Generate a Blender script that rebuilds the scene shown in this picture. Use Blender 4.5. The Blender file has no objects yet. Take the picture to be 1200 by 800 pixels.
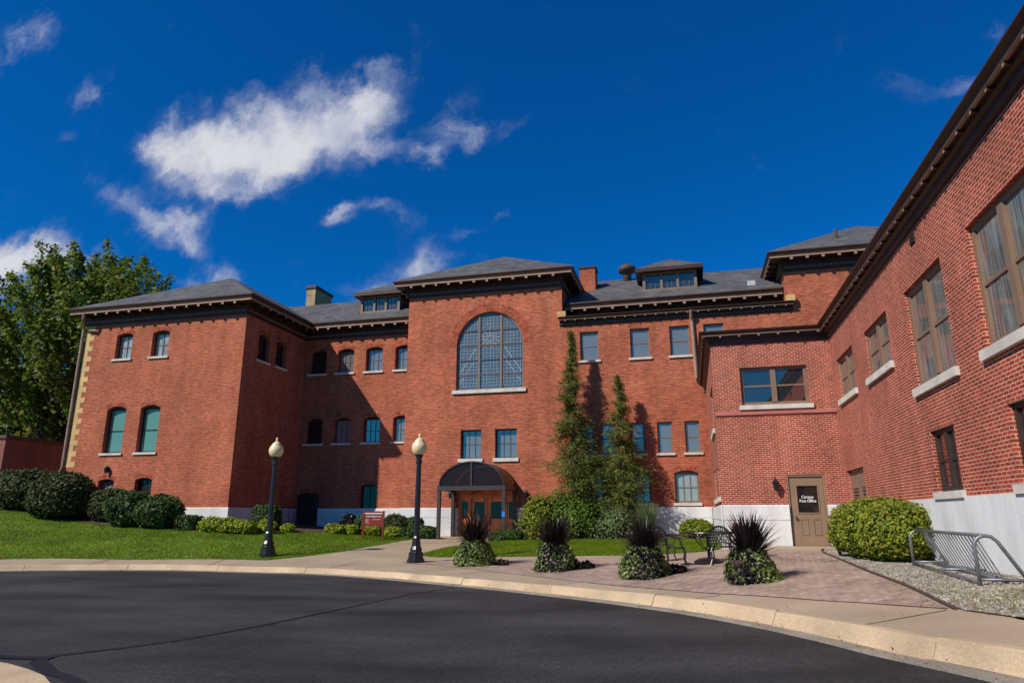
import bpy, bmesh, math, random
import numpy as np
from mathutils import Vector, Matrix
from mathutils.geometry import delaunay_2d_cdt
R = math.radians
random.seed(7); rng = np.random.default_rng(11)
sc = bpy.context.scene
COL = sc.collection

# ------------------------------------------------------------------ camera, sky, sun, exposure
cam = bpy.data.cameras.new('camera'); camo = bpy.data.objects.new('camera', cam); COL.objects.link(camo)
cam.lens = 24; cam.sensor_width = 36; cam.clip_start = .1; cam.clip_end = 3000
camo.location = (0, 0, 1.55); camo.rotation_euler = (R(90 + 14.37), 0, R(14.4))
sc.camera = camo
sc.view_settings.view_transform = 'Standard'; sc.view_settings.look = 'None'
sc.view_settings.exposure = 0.0; sc.view_settings.gamma = 1
sc.render.engine = 'CYCLES'; sc.cycles.use_denoising = True; sc.cycles.max_bounces = 6; sc.cycles.diffuse_bounces = 2
sc.cycles.sample_clamp_indirect = 4
SUN_AZ, SUN_EL = 41.3, 41.5          # direction the light travels (from +Y towards +X), height of the sun
sun = bpy.data.lights.new('sun', 'SUN'); sun.energy = 5.0; sun.angle = R(.5); sun.color = (1, .93, .82)
suno = bpy.data.objects.new('sun', sun); COL.objects.link(suno); suno.location = (-30, -30, 40)
sd = Vector((math.sin(R(SUN_AZ)) * math.cos(R(SUN_EL)), math.cos(R(SUN_AZ)) * math.cos(R(SUN_EL)), -math.sin(R(SUN_EL))))
suno.rotation_euler = sd.to_track_quat('-Z', 'Y').to_euler()

def world():
    w = bpy.data.worlds.new('World'); sc.world = w; w.use_nodes = True
    nt = w.node_tree; N = nt.nodes; L = nt.links; N.clear()
    def nn(t, **k):
        n = N.new(t)
        for a, b in k.items(): setattr(n, a, b)
        return n
    def mth(op, a, b=None, c=None, clamp=False):
        n = nn('ShaderNodeMath', operation=op); n.use_clamp = clamp
        for i, x in enumerate((a, b, c)):
            if x is None: continue
            if isinstance(x, (int, float)): n.inputs[i].default_value = x
            else: L.new(x, n.inputs[i])
        return n.outputs[0]
    out = nn('ShaderNodeOutputWorld'); bg = nn('ShaderNodeBackground'); bg.inputs[1].default_value = .076
    L.new(bg.outputs[0], out.inputs[0])
    sky = nn('ShaderNodeTexSky', sky_type='NISHITA', sun_disc=False)
    sky.sun_elevation = R(SUN_EL); sky.sun_rotation = R(180 + SUN_AZ); sky.air_density = 1.0; sky.dust_density = .3; sky.ozone_density = 2.0
    # polarised deep blue
    hsv = nn('ShaderNodeHueSaturation'); hsv.inputs['Saturation'].default_value = 1.0; hsv.inputs['Value'].default_value = 1.0
    tint = nn('ShaderNodeMix', data_type='RGBA', blend_type='MULTIPLY'); tint.inputs[0].default_value = 1
    L.new(sky.outputs[0], tint.inputs[6]); tint.inputs[7].default_value = (.012, .63, 1.40, 1)
    L.new(tint.outputs[2], hsv.inputs['Color'])
    geo = nn('ShaderNodeTexCoord'); sep = nn('ShaderNodeSeparateXYZ'); L.new(geo.outputs['Generated'], sep.inputs[0])
    X, Y, Z = sep.outputs
    ay = mth('MAXIMUM', mth('ABSOLUTE', Y), .02)
    u = mth('DIVIDE', X, ay); v = mth('DIVIDE', Z, ay)
    cmb = nn('ShaderNodeCombineXYZ'); L.new(u, cmb.inputs[0]); L.new(v, cmb.inputs[1])
    # ragged edges: warp the coordinates a little
    nw = nn('ShaderNodeTexNoise'); nw.inputs['Scale'].default_value = 6; nw.inputs['Detail'].default_value = 8; nw.inputs['Roughness'].default_value = .6
    L.new(cmb.outputs[0], nw.inputs['Vector'])
    sub = nn('ShaderNodeVectorMath', operation='SUBTRACT'); L.new(nw.outputs['Color'], sub.inputs[0]); sub.inputs[1].default_value = (.5, .5, .5)
    scl = nn('ShaderNodeVectorMath', operation='SCALE'); L.new(sub.outputs[0], scl.inputs[0]); scl.inputs['Scale'].default_value = .2
    wv = nn('ShaderNodeVectorMath', operation='ADD'); L.new(cmb.outputs[0], wv.inputs[0]); L.new(scl.outputs[0], wv.inputs[1])
    CL = [(-0.739, 0.731, 0.149, 0.078, 0, 1.05), (-0.773, 0.672, 0.14, 0.059, -10, .85), (-0.588, 0.689, 0.122, 0.057, 20, .95), (-0.527, 0.736, 0.065, 0.043, 35, 1.0), (-0.892, 0.684, 0.138, 0.041, 0, 0.95), (-0.831, 0.609, 0.161, 0.023, -5, 0.75), (-0.951, 0.717, 0.051, 0.048, 0, 0.8), (-0.475, 0.624, 0.082, 0.024, -14, 0.85), (-0.356, 0.662, 0.047, 0.044, -40, 0.85), (-0.317, 0.631, 0.034, 0.023, 60, 0.75), (-0.402, 0.611, 0.04, 0.015, 10, 0.6), (-1.031, 0.593, 0.106, 0.03, -28, 0.95), (-0.935, 0.539, 0.082, 0.036, -10, 1.0), (-0.9, 0.565, 0.042, 0.018, 0, 0.8), (-0.878, 0.502, 0.034, 0.021, -30, 0.7), (-1.264, 0.509, 0.164, 0.049, 0, 1.25), (-1.121, 0.474, 0.062, 0.025, -15, 0.9), (-1.348, 0.495, 0.113, 0.057, 0, 1.2), (-0.815, 0.42, 0.075, 0.026, 0, 1.25), (-1.351, 1.064, 0.08, 0.047, -40, 0.8), (-1.42, 0.977, 0.055, 0.041, 30, 0.75), (-1.165, 0.854, 0.049, 0.038, -30, 0.75), (-1.223, 0.767, 0.038, 0.019, -15, 0.7), (-0.517, 0.503, 0.089, 0.023, 0, 0.9), (-0.583, 0.506, 0.033, 0.016, 0, 0.7), (-0.389, 0.427, 0.064, 0.031, -15, 0.95), (-0.427, 0.416, 0.038, 0.018, 0, 0.65), (-0.503, 0.388, 0.066, 0.028, 0, 0.85), (-0.433, 0.381, 0.053, 0.015, 0, 0.7), (-0.274, 0.494, 0.02, 0.018, 50, 0.7), (-0.352, 0.474, 0.042, 0.012, 0, 0.62), (-1.276, 0.321, 0.026, 0.031, 0, 0.9), (-0.249, 0.662, 0.037, 0.016, -15, 0.45), (0.387, 0.628, 0.052, 0.024, 0, 0.85), (0.458, 0.682, 0.045, 0.017, 8, 0.7), (0.394, 0.583, 0.032, 0.01, 0, 0.5)]
    acc = None
    for (cu, cv, ru, rv, rot, a) in CL:
        mp = nn('ShaderNodeMapping', vector_type='TEXTURE'); L.new(wv.outputs[0], mp.inputs[0])
        mp.inputs['Location'].default_value = (cu, cv, 0); mp.inputs['Rotation'].default_value = (0, 0, R(rot)); mp.inputs['Scale'].default_value = (ru * 1.25, rv * 1.25, 1)
        ln = nn('ShaderNodeVectorMath', operation='LENGTH'); L.new(mp.outputs[0], ln.inputs[0])
        q = mth('MULTIPLY', mth('POWER', 2.718, mth('MULTIPLY', mth('POWER', ln.outputs['Value'], 2), -1.3)), a)
        acc = q if acc is None else mth('ADD', acc, q)
    front = mth('GREATER_THAN', Y, .02)
    # the rest of the sky (behind the camera), seen only in the panes
    nb = nn('ShaderNodeTexNoise'); nb.inputs['Scale'].default_value = 2.3; nb.inputs['Detail'].default_value = 7
    mpb = nn('ShaderNodeMapping'); mpb.inputs['Scale'].default_value = (1, 1, 2.4); L.new(geo.outputs['Generated'], mpb.inputs[0]); L.new(mpb.outputs[0], nb.inputs['Vector'])
    back = mth('MULTIPLY', mth('SUBTRACT', nb.outputs[0], .47), 4.0)
    accs = nn('ShaderNodeMix', data_type='FLOAT'); L.new(front, accs.inputs[0]); L.new(back, accs.inputs[2]); L.new(acc, accs.inputs[3])
    nd = nn('ShaderNodeTexNoise'); nd.inputs['Scale'].default_value = 10; nd.inputs['Detail'].default_value = 9; nd.inputs['Roughness'].default_value = .62
    L.new(wv.outputs[0], nd.inputs['Vector'])
    dens = mth('ADD', accs.outputs[0], mth('MULTIPLY', mth('SUBTRACT', nd.outputs[0], .5), 2.3))
    mr = nn('ShaderNodeMapRange', interpolation_type='SMOOTHERSTEP'); L.new(dens, mr.inputs[0])
    mr.inputs[1].default_value = .18; mr.inputs[2].default_value = 2.0
    cmix = nn('ShaderNodeMix', data_type='RGBA'); L.new(mr.outputs[0], cmix.inputs[0]); L.new(hsv.outputs[0], cmix.inputs[6])
    mc = nn('ShaderNodeMapRange', interpolation_type='SMOOTHSTEP'); L.new(mth('ADD', dens, mth('MULTIPLY', mth('SUBTRACT', nw.outputs[0], .5), 2.6)), mc.inputs[0])
    mc.inputs[1].default_value = .5; mc.inputs[2].default_value = 2.4
    cr = nn('ShaderNodeMix', data_type='RGBA'); L.new(mc.outputs[0], cr.inputs[0])
    cr.inputs[6].default_value = (4.2, 4.9, 7.2, 1); cr.inputs[7].default_value = (9.2, 9.35, 10.0, 1)
    L.new(cr.outputs[2], cmix.inputs[7])
    L.new(cmix.outputs[2], bg.inputs[0])
world()

# ------------------------------------------------------------------ materials
MATS = {}
def newmat(name):
    m = bpy.data.materials.new(name); m.use_nodes = True
    nt = m.node_tree
    for n in list(nt.nodes): nt.nodes.remove(n)
    out = nt.nodes.new('ShaderNodeOutputMaterial'); b = nt.nodes.new('ShaderNodeBsdfPrincipled')
    nt.links.new(b.outputs[0], out.inputs[0]); MATS[name] = m
    return m, nt, b, out
def node(nt, t, **k):
    n = nt.nodes.new(t)
    for a, c in k.items(): setattr(n, a, c)
    return n
def c4(c): return (c[0], c[1], c[2], 1)
def pm(name, col, rough=.75, var=.18, scale=6., bump=0., spec=.4, metal=0., col2=None, detail=5, stretch=(1, 1, 1), fine=0.):
    m, nt, b, out = newmat(name); L = nt.links
    b.inputs['Roughness'].default_value = rough; b.inputs['Specular IOR Level'].default_value = spec; b.inputs['Metallic'].default_value = metal
    tc = node(nt, 'ShaderNodeTexCoord'); mp = node(nt, 'ShaderNodeMapping'); mp.inputs['Scale'].default_value = stretch
    L.new(tc.outputs['Object'], mp.inputs[0])
    no = node(nt, 'ShaderNodeTexNoise'); no.inputs['Scale'].default_value = scale; no.inputs['Detail'].default_value = detail
    L.new(mp.outputs[0], no.inputs['Vector'])
    rp = node(nt, 'ShaderNodeValToRGB'); e = rp.color_ramp.elements
    d = col2 if col2 else tuple(x * (1 + var) for x in col)
    e[0].position = .32; e[1].position = .68
    e[0].color = c4(tuple(x * (1 - var) for x in col)); e[1].color = c4(d)
    L.new(no.outputs[0], rp.inputs[0]); last = rp.outputs[0]
    if fine:
        n2 = node(nt, 'ShaderNodeTexNoise'); n2.inputs['Scale'].default_value = max(scale * 18, 42 if 'asphalt' in name or 'concrete' in name else 0); n2.inputs['Detail'].default_value = 3; L.new(mp.outputs[0], n2.inputs['Vector'])
        mr = node(nt, 'ShaderNodeMapRange'); mr.inputs[1].default_value = .3; mr.inputs[2].default_value = .7; mr.inputs[3].default_value = 1 - fine; mr.inputs[4].default_value = 1 + fine
        L.new(n2.outputs[0], mr.inputs[0])
        mx = node(nt, 'ShaderNodeMix', data_type='RGBA', blend_type='MULTIPLY'); mx.inputs[0].default_value = 1
        L.new(last, mx.inputs[6]); L.new(mr.outputs[0], mx.inputs[7]); last = mx.outputs[2]
    L.new(last, b.inputs['Base Color'])
    if bump:
        n3 = node(nt, 'ShaderNodeTexNoise'); n3.inputs['Scale'].default_value = scale * 12; n3.inputs['Detail'].default_value = 4; L.new(mp.outputs[0], n3.inputs['Vector'])
        bp = node(nt, 'ShaderNodeBump'); bp.inputs['Strength'].default_value = bump; bp.inputs['Distance'].default_value = .02
        L.new(n3.outputs[0], bp.inputs['Height']); L.new(bp.outputs[0], b.inputs['Normal'])
    return m
def brick(name, a, bcol, mortar, bw=.185, rh=.0667, ms=.006, rough=.85, flat=False, patch=.35, bump=.5, rot=0., patchcol=(.33, .17, .12)):
    m, nt, b, out = newmat(name); L = nt.links
    b.inputs['Roughness'].default_value = rough; b.inputs['Specular IOR Level'].default_value = .25
    tc = node(nt, 'ShaderNodeTexCoord'); sp = node(nt, 'ShaderNodeSeparateXYZ'); L.new(tc.outputs['Object'], sp.inputs[0])
    cb = node(nt, 'ShaderNodeCombineXYZ')
    if flat:
        L.new(sp.outputs[0], cb.inputs[0]); L.new(sp.outputs[1], cb.inputs[1])
    else:
        ad = node(nt, 'ShaderNodeMath', operation='ADD'); L.new(sp.outputs[0], ad.inputs[0]); L.new(sp.outputs[1], ad.inputs[1])
        L.new(ad.outputs[0], cb.inputs[0]); L.new(sp.outputs[2], cb.inputs[1])
    mp = node(nt, 'ShaderNodeMapping'); mp.inputs['Rotation'].default_value = (0, 0, R(rot)); L.new(cb.outputs[0], mp.inputs[0])
    br = node(nt, 'ShaderNodeTexBrick'); L.new(mp.outputs[0], br.inputs['Vector'])
    br.inputs['Color1'].default_value = c4(a); br.inputs['Color2'].default_value = c4(bcol); br.inputs['Mortar'].default_value = c4(mortar)
    br.inputs['Scale'].default_value = 1; br.inputs['Brick Width'].default_value = bw; br.inputs['Row Height'].default_value = rh
    br.inputs['Mortar Size'].default_value = ms; br.inputs['Mortar Smooth'].default_value = .2; br.inputs['Bias'].default_value = 0
    # broad weathering + small blotches
    n1 = node(nt, 'ShaderNodeTexNoise'); n1.inputs['Scale'].default_value = .55; n1.inputs['Detail'].default_value = 6; n1.inputs['Roughness'].default_value = .65; L.new(tc.outputs['Object'], n1.inputs['Vector'])
    m1 = node(nt, 'ShaderNodeMapRange'); m1.inputs[1].default_value = .3; m1.inputs[2].default_value = .7; m1.inputs[3].default_value = .8; m1.inputs[4].default_value = 1.26; L.new(n1.outputs[0], m1.inputs[0])
    x1 = node(nt, 'ShaderNodeMix', data_type='RGBA', blend_type='MULTIPLY'); x1.inputs[0].default_value = 1; L.new(br.outputs['Color'], x1.inputs[6]); L.new(m1.outputs[0], x1.inputs[7])
    n2 = node(nt, 'ShaderNodeTexNoise'); n2.inputs['Scale'].default_value = 5.5; n2.inputs['Detail'].default_value = 3; 
    mp2 = node(nt, 'ShaderNodeMapping'); mp2.inputs['Scale'].default_value = (1, 1, 2.6) if not flat else (1, 1, 1); L.new(tc.outputs['Object'], mp2.inputs[0]); L.new(mp2.outputs[0], n2.inputs['Vector'])
    m2 = node(nt, 'ShaderNodeMapRange'); m2.inputs[1].default_value = .32; m2.inputs[2].default_value = .68; m2.inputs[3].default_value = .8; m2.inputs[4].default_value = 1.2; L.new(n2.outputs[0], m2.inputs[0])
    x2 = node(nt, 'ShaderNodeMix', data_type='RGBA', blend_type='MULTIPLY'); x2.inputs[0].default_value = 1; L.new(x1.outputs[2], x2.inputs[6]); L.new(m2.outputs[0], x2.inputs[7])
    # pale patches of repointed, weathered brick
    n3 = node(nt, 'ShaderNodeTexNoise'); n3.inputs['Scale'].default_value = .8; n3.inputs['Detail'].default_value = 7; n3.inputs['Roughness'].default_value = .7
    mp3 = node(nt, 'ShaderNodeMapping'); mp3.inputs['Location'].default_value = (7.3, 1.2, 3.1); L.new(tc.outputs['Object'], mp3.inputs[0]); L.new(mp3.outputs[0], n3.inputs['Vector'])
    m3 = node(nt, 'ShaderNodeMapRange'); m3.inputs[1].default_value = .53; m3.inputs[2].default_value = .74; m3.inputs[3].default_value = 0; m3.inputs[4].default_value = patch; L.new(n3.outputs[0], m3.inputs[0])
    x3 = node(nt, 'ShaderNodeMix', data_type='RGBA'); L.new(m3.outputs[0], x3.inputs[0]); L.new(x2.outputs[2], x3.inputs[6]); x3.inputs[7].default_value = c4(patchcol)
    mp4 = node(nt, 'ShaderNodeMapping'); mp4.inputs['Scale'].default_value = (1, 1, .09) if not flat else (1, 1, 1); L.new(tc.outputs['Object'], mp4.inputs[0])
    n4 = node(nt, 'ShaderNodeTexNoise'); n4.inputs['Scale'].default_value = 1.9; n4.inputs['Detail'].default_value = 6; n4.inputs['Roughness'].default_value = .6; L.new(mp4.outputs[0], n4.inputs['Vector'])
    m4 = node(nt, 'ShaderNodeMapRange'); m4.inputs[1].default_value = .3; m4.inputs[2].default_value = .7; m4.inputs[3].default_value = .84; m4.inputs[4].default_value = 1.13; L.new(n4.outputs[0], m4.inputs[0])
    x4 = node(nt, 'ShaderNodeMix', data_type='RGBA', blend_type='MULTIPLY'); x4.inputs[0].default_value = 1; L.new(x3.outputs[2], x4.inputs[6]); L.new(m4.outputs[0], x4.inputs[7])
    L.new(x4.outputs[2], b.inputs['Base Color'])
    if bump:
        bp = node(nt, 'ShaderNodeBump'); bp.invert = True; bp.inputs['Strength'].default_value = bump; bp.inputs['Distance'].default_value = .008
        L.new(br.outputs['Fac'], bp.inputs['Height']); L.new(bp.outputs[0], b.inputs['Normal'])
    return m
def island(name, cols, rough=.6, trans=.25, spec=.25, vary=.3, vs=2.2):
    """leaves, blades, loose bricks: every island takes its own tone"""
    m, nt, b, out = newmat(name); L = nt.links
    b.inputs['Roughness'].default_value = rough; b.inputs['Specular IOR Level'].default_value = spec
    g = node(nt, 'ShaderNodeNewGeometry'); rp = node(nt, 'ShaderNodeValToRGB'); e = rp.color_ramp.elements
    while len(e) < len(cols): e.new(.5)
    for i, c in enumerate(cols): e[i].position = i / max(1, len(cols) - 1); e[i].color = c4(c)
    L.new(g.outputs['Random Per Island'], rp.inputs[0])
    tc = node(nt, 'ShaderNodeTexCoord'); no = node(nt, 'ShaderNodeTexNoise'); no.inputs['Scale'].default_value = vs; no.inputs['Detail'].default_value = 4; L.new(tc.outputs['Object'], no.inputs['Vector'])
    mr = node(nt, 'ShaderNodeMapRange'); mr.inputs[1].default_value = .3; mr.inputs[2].default_value = .7; mr.inputs[3].default_value = 1 - vary; mr.inputs[4].default_value = 1 + vary; L.new(no.outputs[0], mr.inputs[0])
    mm = node(nt, 'ShaderNodeMix', data_type='RGBA', blend_type='MULTIPLY'); mm.inputs[0].default_value = 1; L.new(rp.outputs[0], mm.inputs[6]); L.new(mr.outputs[0], mm.inputs[7])
    L.new(mm.outputs[2], b.inputs['Base Color'])
    if trans:
        t = node(nt, 'ShaderNodeBsdfTranslucent'); mx = node(nt, 'ShaderNodeMixShader'); mx.inputs[0].default_value = trans
        L.new(mm.outputs[2], t.inputs[0]); L.new(b.outputs[0], mx.inputs[1]); L.new(t.outputs[0], mx.inputs[2]); L.new(mx.outputs[0], out.inputs[0])
    return m
def glass(name, base, refl=.3, tint=(1.0, .66, .49), wav=.012, rough=.02, streak=False):
    m, nt, b, out = newmat(name); L = nt.links
    tc = node(nt, 'ShaderNodeTexCoord')
    no = node(nt, 'ShaderNodeTexNoise'); no.inputs['Scale'].default_value = 1.7; no.inputs['Detail'].default_value = 2; L.new(tc.outputs['Object'], no.inputs['Vector'])
    bp = node(nt, 'ShaderNodeBump'); bp.inputs['Strength'].default_value = wav; bp.inputs['Distance'].default_value = .1; L.new(no.outputs[0], bp.inputs['Height'])
    b.inputs['Base Color'].default_value = c4(base); b.inputs['Roughness'].default_value = .5; b.inputs['Specular IOR Level'].default_value = .2
    if streak:
        n2 = node(nt, 'ShaderNodeTexNoise'); n2.inputs['Scale'].default_value = 5; n2.inputs['Detail'].default_value = 3
        mp = node(nt, 'ShaderNodeMapping'); mp.inputs['Scale'].default_value = (4, 4, .25); L.new(tc.outputs['Object'], mp.inputs[0]); L.new(mp.outputs[0], n2.inputs['Vector'])
        rp = node(nt, 'ShaderNodeValToRGB'); rp.color_ramp.elements[0].position = .42; rp.color_ramp.elements[1].position = .58
        rp.color_ramp.elements[0].color = c4(tuple(x * .45 for x in base)); rp.color_ramp.elements[1].color = c4(base)
        L.new(n2.outputs[0], rp.inputs[0]); L.new(rp.outputs[0], b.inputs['Base Color'])
    gl = node(nt, 'ShaderNodeBsdfGlossy'); gl.inputs['Color'].default_value = c4(tint); gl.inputs['Roughness'].default_value = rough; L.new(bp.outputs[0], gl.inputs['Normal'])
    fr = node(nt, 'ShaderNodeFresnel'); fr.inputs[0].default_value = 1.5
    ad = node(nt, 'ShaderNodeMath', operation='ADD'); ad.use_clamp = True; L.new(fr.outputs[0], ad.inputs[0]); ad.inputs[1].default_value = refl
    mx = node(nt, 'ShaderNodeMixShader'); L.new(ad.outputs[0], mx.inputs[0]); L.new(b.outputs[0], mx.inputs[1]); L.new(gl.outputs[0], mx.inputs[2]); L.new(mx.outputs[0], out.inputs[0])
    return m

brick('brick_main', (.47, .097, .040), (.29, .05, .021), (.47, .25, .155), ms=.0065, patch=.38, patchcol=(.43, .19, .11), bump=.9)
brick('brick_wing', (.37, .058, .026), (.22, .032, .015), (.60, .39, .29), bw=.165, rh=.0585, ms=.006, patch=.2, patchcol=(.42, .16, .11))
brick('brick_low', (.26, .07, .05), (.2, .05, .035), (.3, .2, .16))
brick('brick_tan', (.42, .30, .16), (.32, .22, .11), (.4, .33, .24), bw=.3, rh=.12)
brick('paving', (.39, .28, .215), (.31, .215, .17), (.17, .13, .105), bw=.2, rh=.1, ms=.006, flat=True, bump=.6, rot=-38, patch=.4, patchcol=(.36, .27, .22))
brick('slate', (.118, .114, .114), (.075, .073, .074), (.03, .03, .035), bw=.32, rh=.16, ms=.006, rough=.7, patch=.2, patchcol=(.13, .13, .14), bump=.6)
island('loose_brick', [(.27, .058, .028), (.38, .085, .04), (.44, .13, .075)], trans=0, rough=.85)
pm('white_base', (.66, .645, .62), .75, .13, 1.6, .3, fine=.05, stretch=(1, 1, .35), detail=8)
pm('stone_sill', (.58, .53, .46), .8, .15, 3, .3, fine=.1)
pm('quoin_stone', (.56, .36, .15), .8, .2, 2.2, .4, fine=.1)
pm('dark_trim', (.045, .018, .010), .5, .25, 2)
pm('tan_trim', (.30, .19, .13), .6, .2, 3)
pm('brown_paint', (.21, .132, .088), .55, .1, 2.5)
pm('door_paint', (.25, .165, .105), .5, .08, 2.5)
pm('dark_frame', (.035, .024, .02), .5, .2, 3)
pm('muntin', (.13, .095, .08), .6, .15, 4)
pm('lead_came', (.42, .44, .42), .6, .15, 4)
pm('pink_band', (.42, .14, .11), .7, .12, 2)
pm('oak', (.58, .17, .028), .35, .35, 1.6, stretch=(6, 6, .5), detail=6, spec=.5)
pm('black_metal', (.012, .012, .013), .35, .2, 5, spec=.5)
pm('canopy_metal', (.045, .032, .028), .45, .2, 4, spec=.5)
pm('galvanised', (.20, .205, .215), .42, .25, 9, .15, metal=.55, fine=.15)
pm('vent_metal', (.45, .46, .48), .5, .15, 5, metal=.2)
pm('rust_metal', (.085, .045, .035), .7, .3, 4)
pm('asphalt', (.026, .0242, .0245), .85, .4, .5, 1., fine=.6, spec=.25, detail=10, col2=(.05, .047, .047), stretch=(.6, 1.3, 1))
pm('tar', (.006, .006, .0065), .5, .2, 4, spec=.5)
pm('concrete', (.345, .262, .178), .85, .13, .7, .35, fine=.12)
pm('kerb_concrete', (.47, .345, .215), .85, .22, 1.1, .4, fine=.15)
pm('gutter_concrete', (.27, .225, .175), .9, .25, 1.6, .4, fine=.25)
pm('soil', (.07, .048, .032), .95, .3, 5, .8, fine=.4)
pm('lawn_soil', (.11, .18, .012), .95, .35, .8, .8, fine=.5)
pm('bark', (.09, .065, .045), .9, .3, 6, .8, stretch=(1, 1, .2))
pm('red_sign', (.20, .028, .014), .45, .12, 3)
pm('letter_white', (.8, .8, .76), .6, .03, 3)
pm('letter_dim', (.5, .36, .33), .6, .03, 3)
pm('blue_sticker', (.02, .22, .75), .4, .05, 3)
pm('terracotta', (.1, .06, .045), .8, .2, 5, .3)
pm('roofing', (.10, .09, .085), .9, .2, 2)
pm('globe', (.74, .62, .33), .3, .06, 3, spec=.5)
glass('pane', (.014, .018, .022), .24)
glass('pane_soft', (.165, .17, .17), .25)  # grey base colour stands in for sky and clouds reflected in the glass
glass('pane_blinds', (.21, .22, .20), .05, streak=True)
glass('pane_blind', (.34, .37, .36), .22)
glass('pane_teal', (.10, .25, .195), .07, wav=.02)
glass('pane_curtain', (.38, .42, .41), .15, streak=True)
glass('pane_dark', (.008, .008, .008), .015)
glass('pane_arch', (.055, .085, .11), .18, wav=.05)
island('maple', [(.06, .105, .012), (.115, .175, .02), (.18, .24, .03), (.27, .25, .04)], trans=.5)
island('far_tree', [(.014, .035, .006), (.03, .06, .01), (.05, .08, .014)], trans=.25)
island('dark_shrub', [(.02, .038, .009), (.04, .065, .014), (.06, .085, .02), (.10, .06, .022)], trans=.15)
island('boxwood', [(.025, .055, .011), (.045, .09, .015), (.075, .125, .024)], trans=.15)
island('yellow_shrub', [(.16, .23, .014), (.30, .36, .024), (.44, .43, .04)], trans=.3)
island('lime_shrub', [(.07, .11, .01), (.15, .20, .014), (.25, .28, .024), (.32, .26, .03)], trans=.25)
island('yew', [(.045, .09, .01), (.105, .18, .02), (.20, .27, .035)], trans=.2)
island('spruce', [(.06, .095, .016), (.115, .165, .03), (.18, .22, .045), (.25, .20, .055)], trans=.2)
island('vine', [(.07, .11, .02), (.18, .25, .06), (.30, .37, .12), (.11, .09, .05)], trans=.25)
island('spike', [(.008, .006, .007), (.016, .010, .010), (.034, .016, .016)], trans=.1, rough=.4, spec=.4)
island('feather', [(.10, .15, .05), (.16, .22, .08), (.2, .24, .11)], trans=.3)
island('grass_blade', [(.085, .155, .008), (.13, .22, .010), (.18, .27, .014), (.27, .29, .03)], trans=.4, spec=.08, vary=.28, vs=.9)
island('dry_leaf', [(.06, .04, .02), (.13, .08, .03), (.2, .15, .06), (.05, .045, .04)], trans=0, rough=.9)
island('dry_grass', [(.10, .11, .02), (.20, .16, .05), (.14, .17, .03), (.26, .2, .08)], trans=.3)
island('gravel_stone', [(.15, .125, .09), (.25, .215, .165), (.40, .36, .30), (.10, .075, .05)], trans=0, rough=.85)
pm('gravel_bed', (.24, .19, .13), .95, .5, 2.2, .9, fine=.5)
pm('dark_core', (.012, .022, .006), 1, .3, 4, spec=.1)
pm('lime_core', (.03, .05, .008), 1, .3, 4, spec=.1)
def smoky():
    m, nt, b, out = newmat('smoked_panel'); L = nt.links
    b.inputs['Base Color'].default_value = (.022, .013, .010, 1); b.inputs['Roughness'].default_value = .2
    t = node(nt, 'ShaderNodeBsdfTransparent'); t.inputs[0].default_value = (.30, .17, .13, 1); mx = node(nt, 'ShaderNodeMixShader'); mx.inputs[0].default_value = .38
    L.new(b.outputs[0], mx.inputs[1]); L.new(t.outputs[0], mx.inputs[2]); L.new(mx.outputs[0], out.inputs[0])
smoky()

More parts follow.
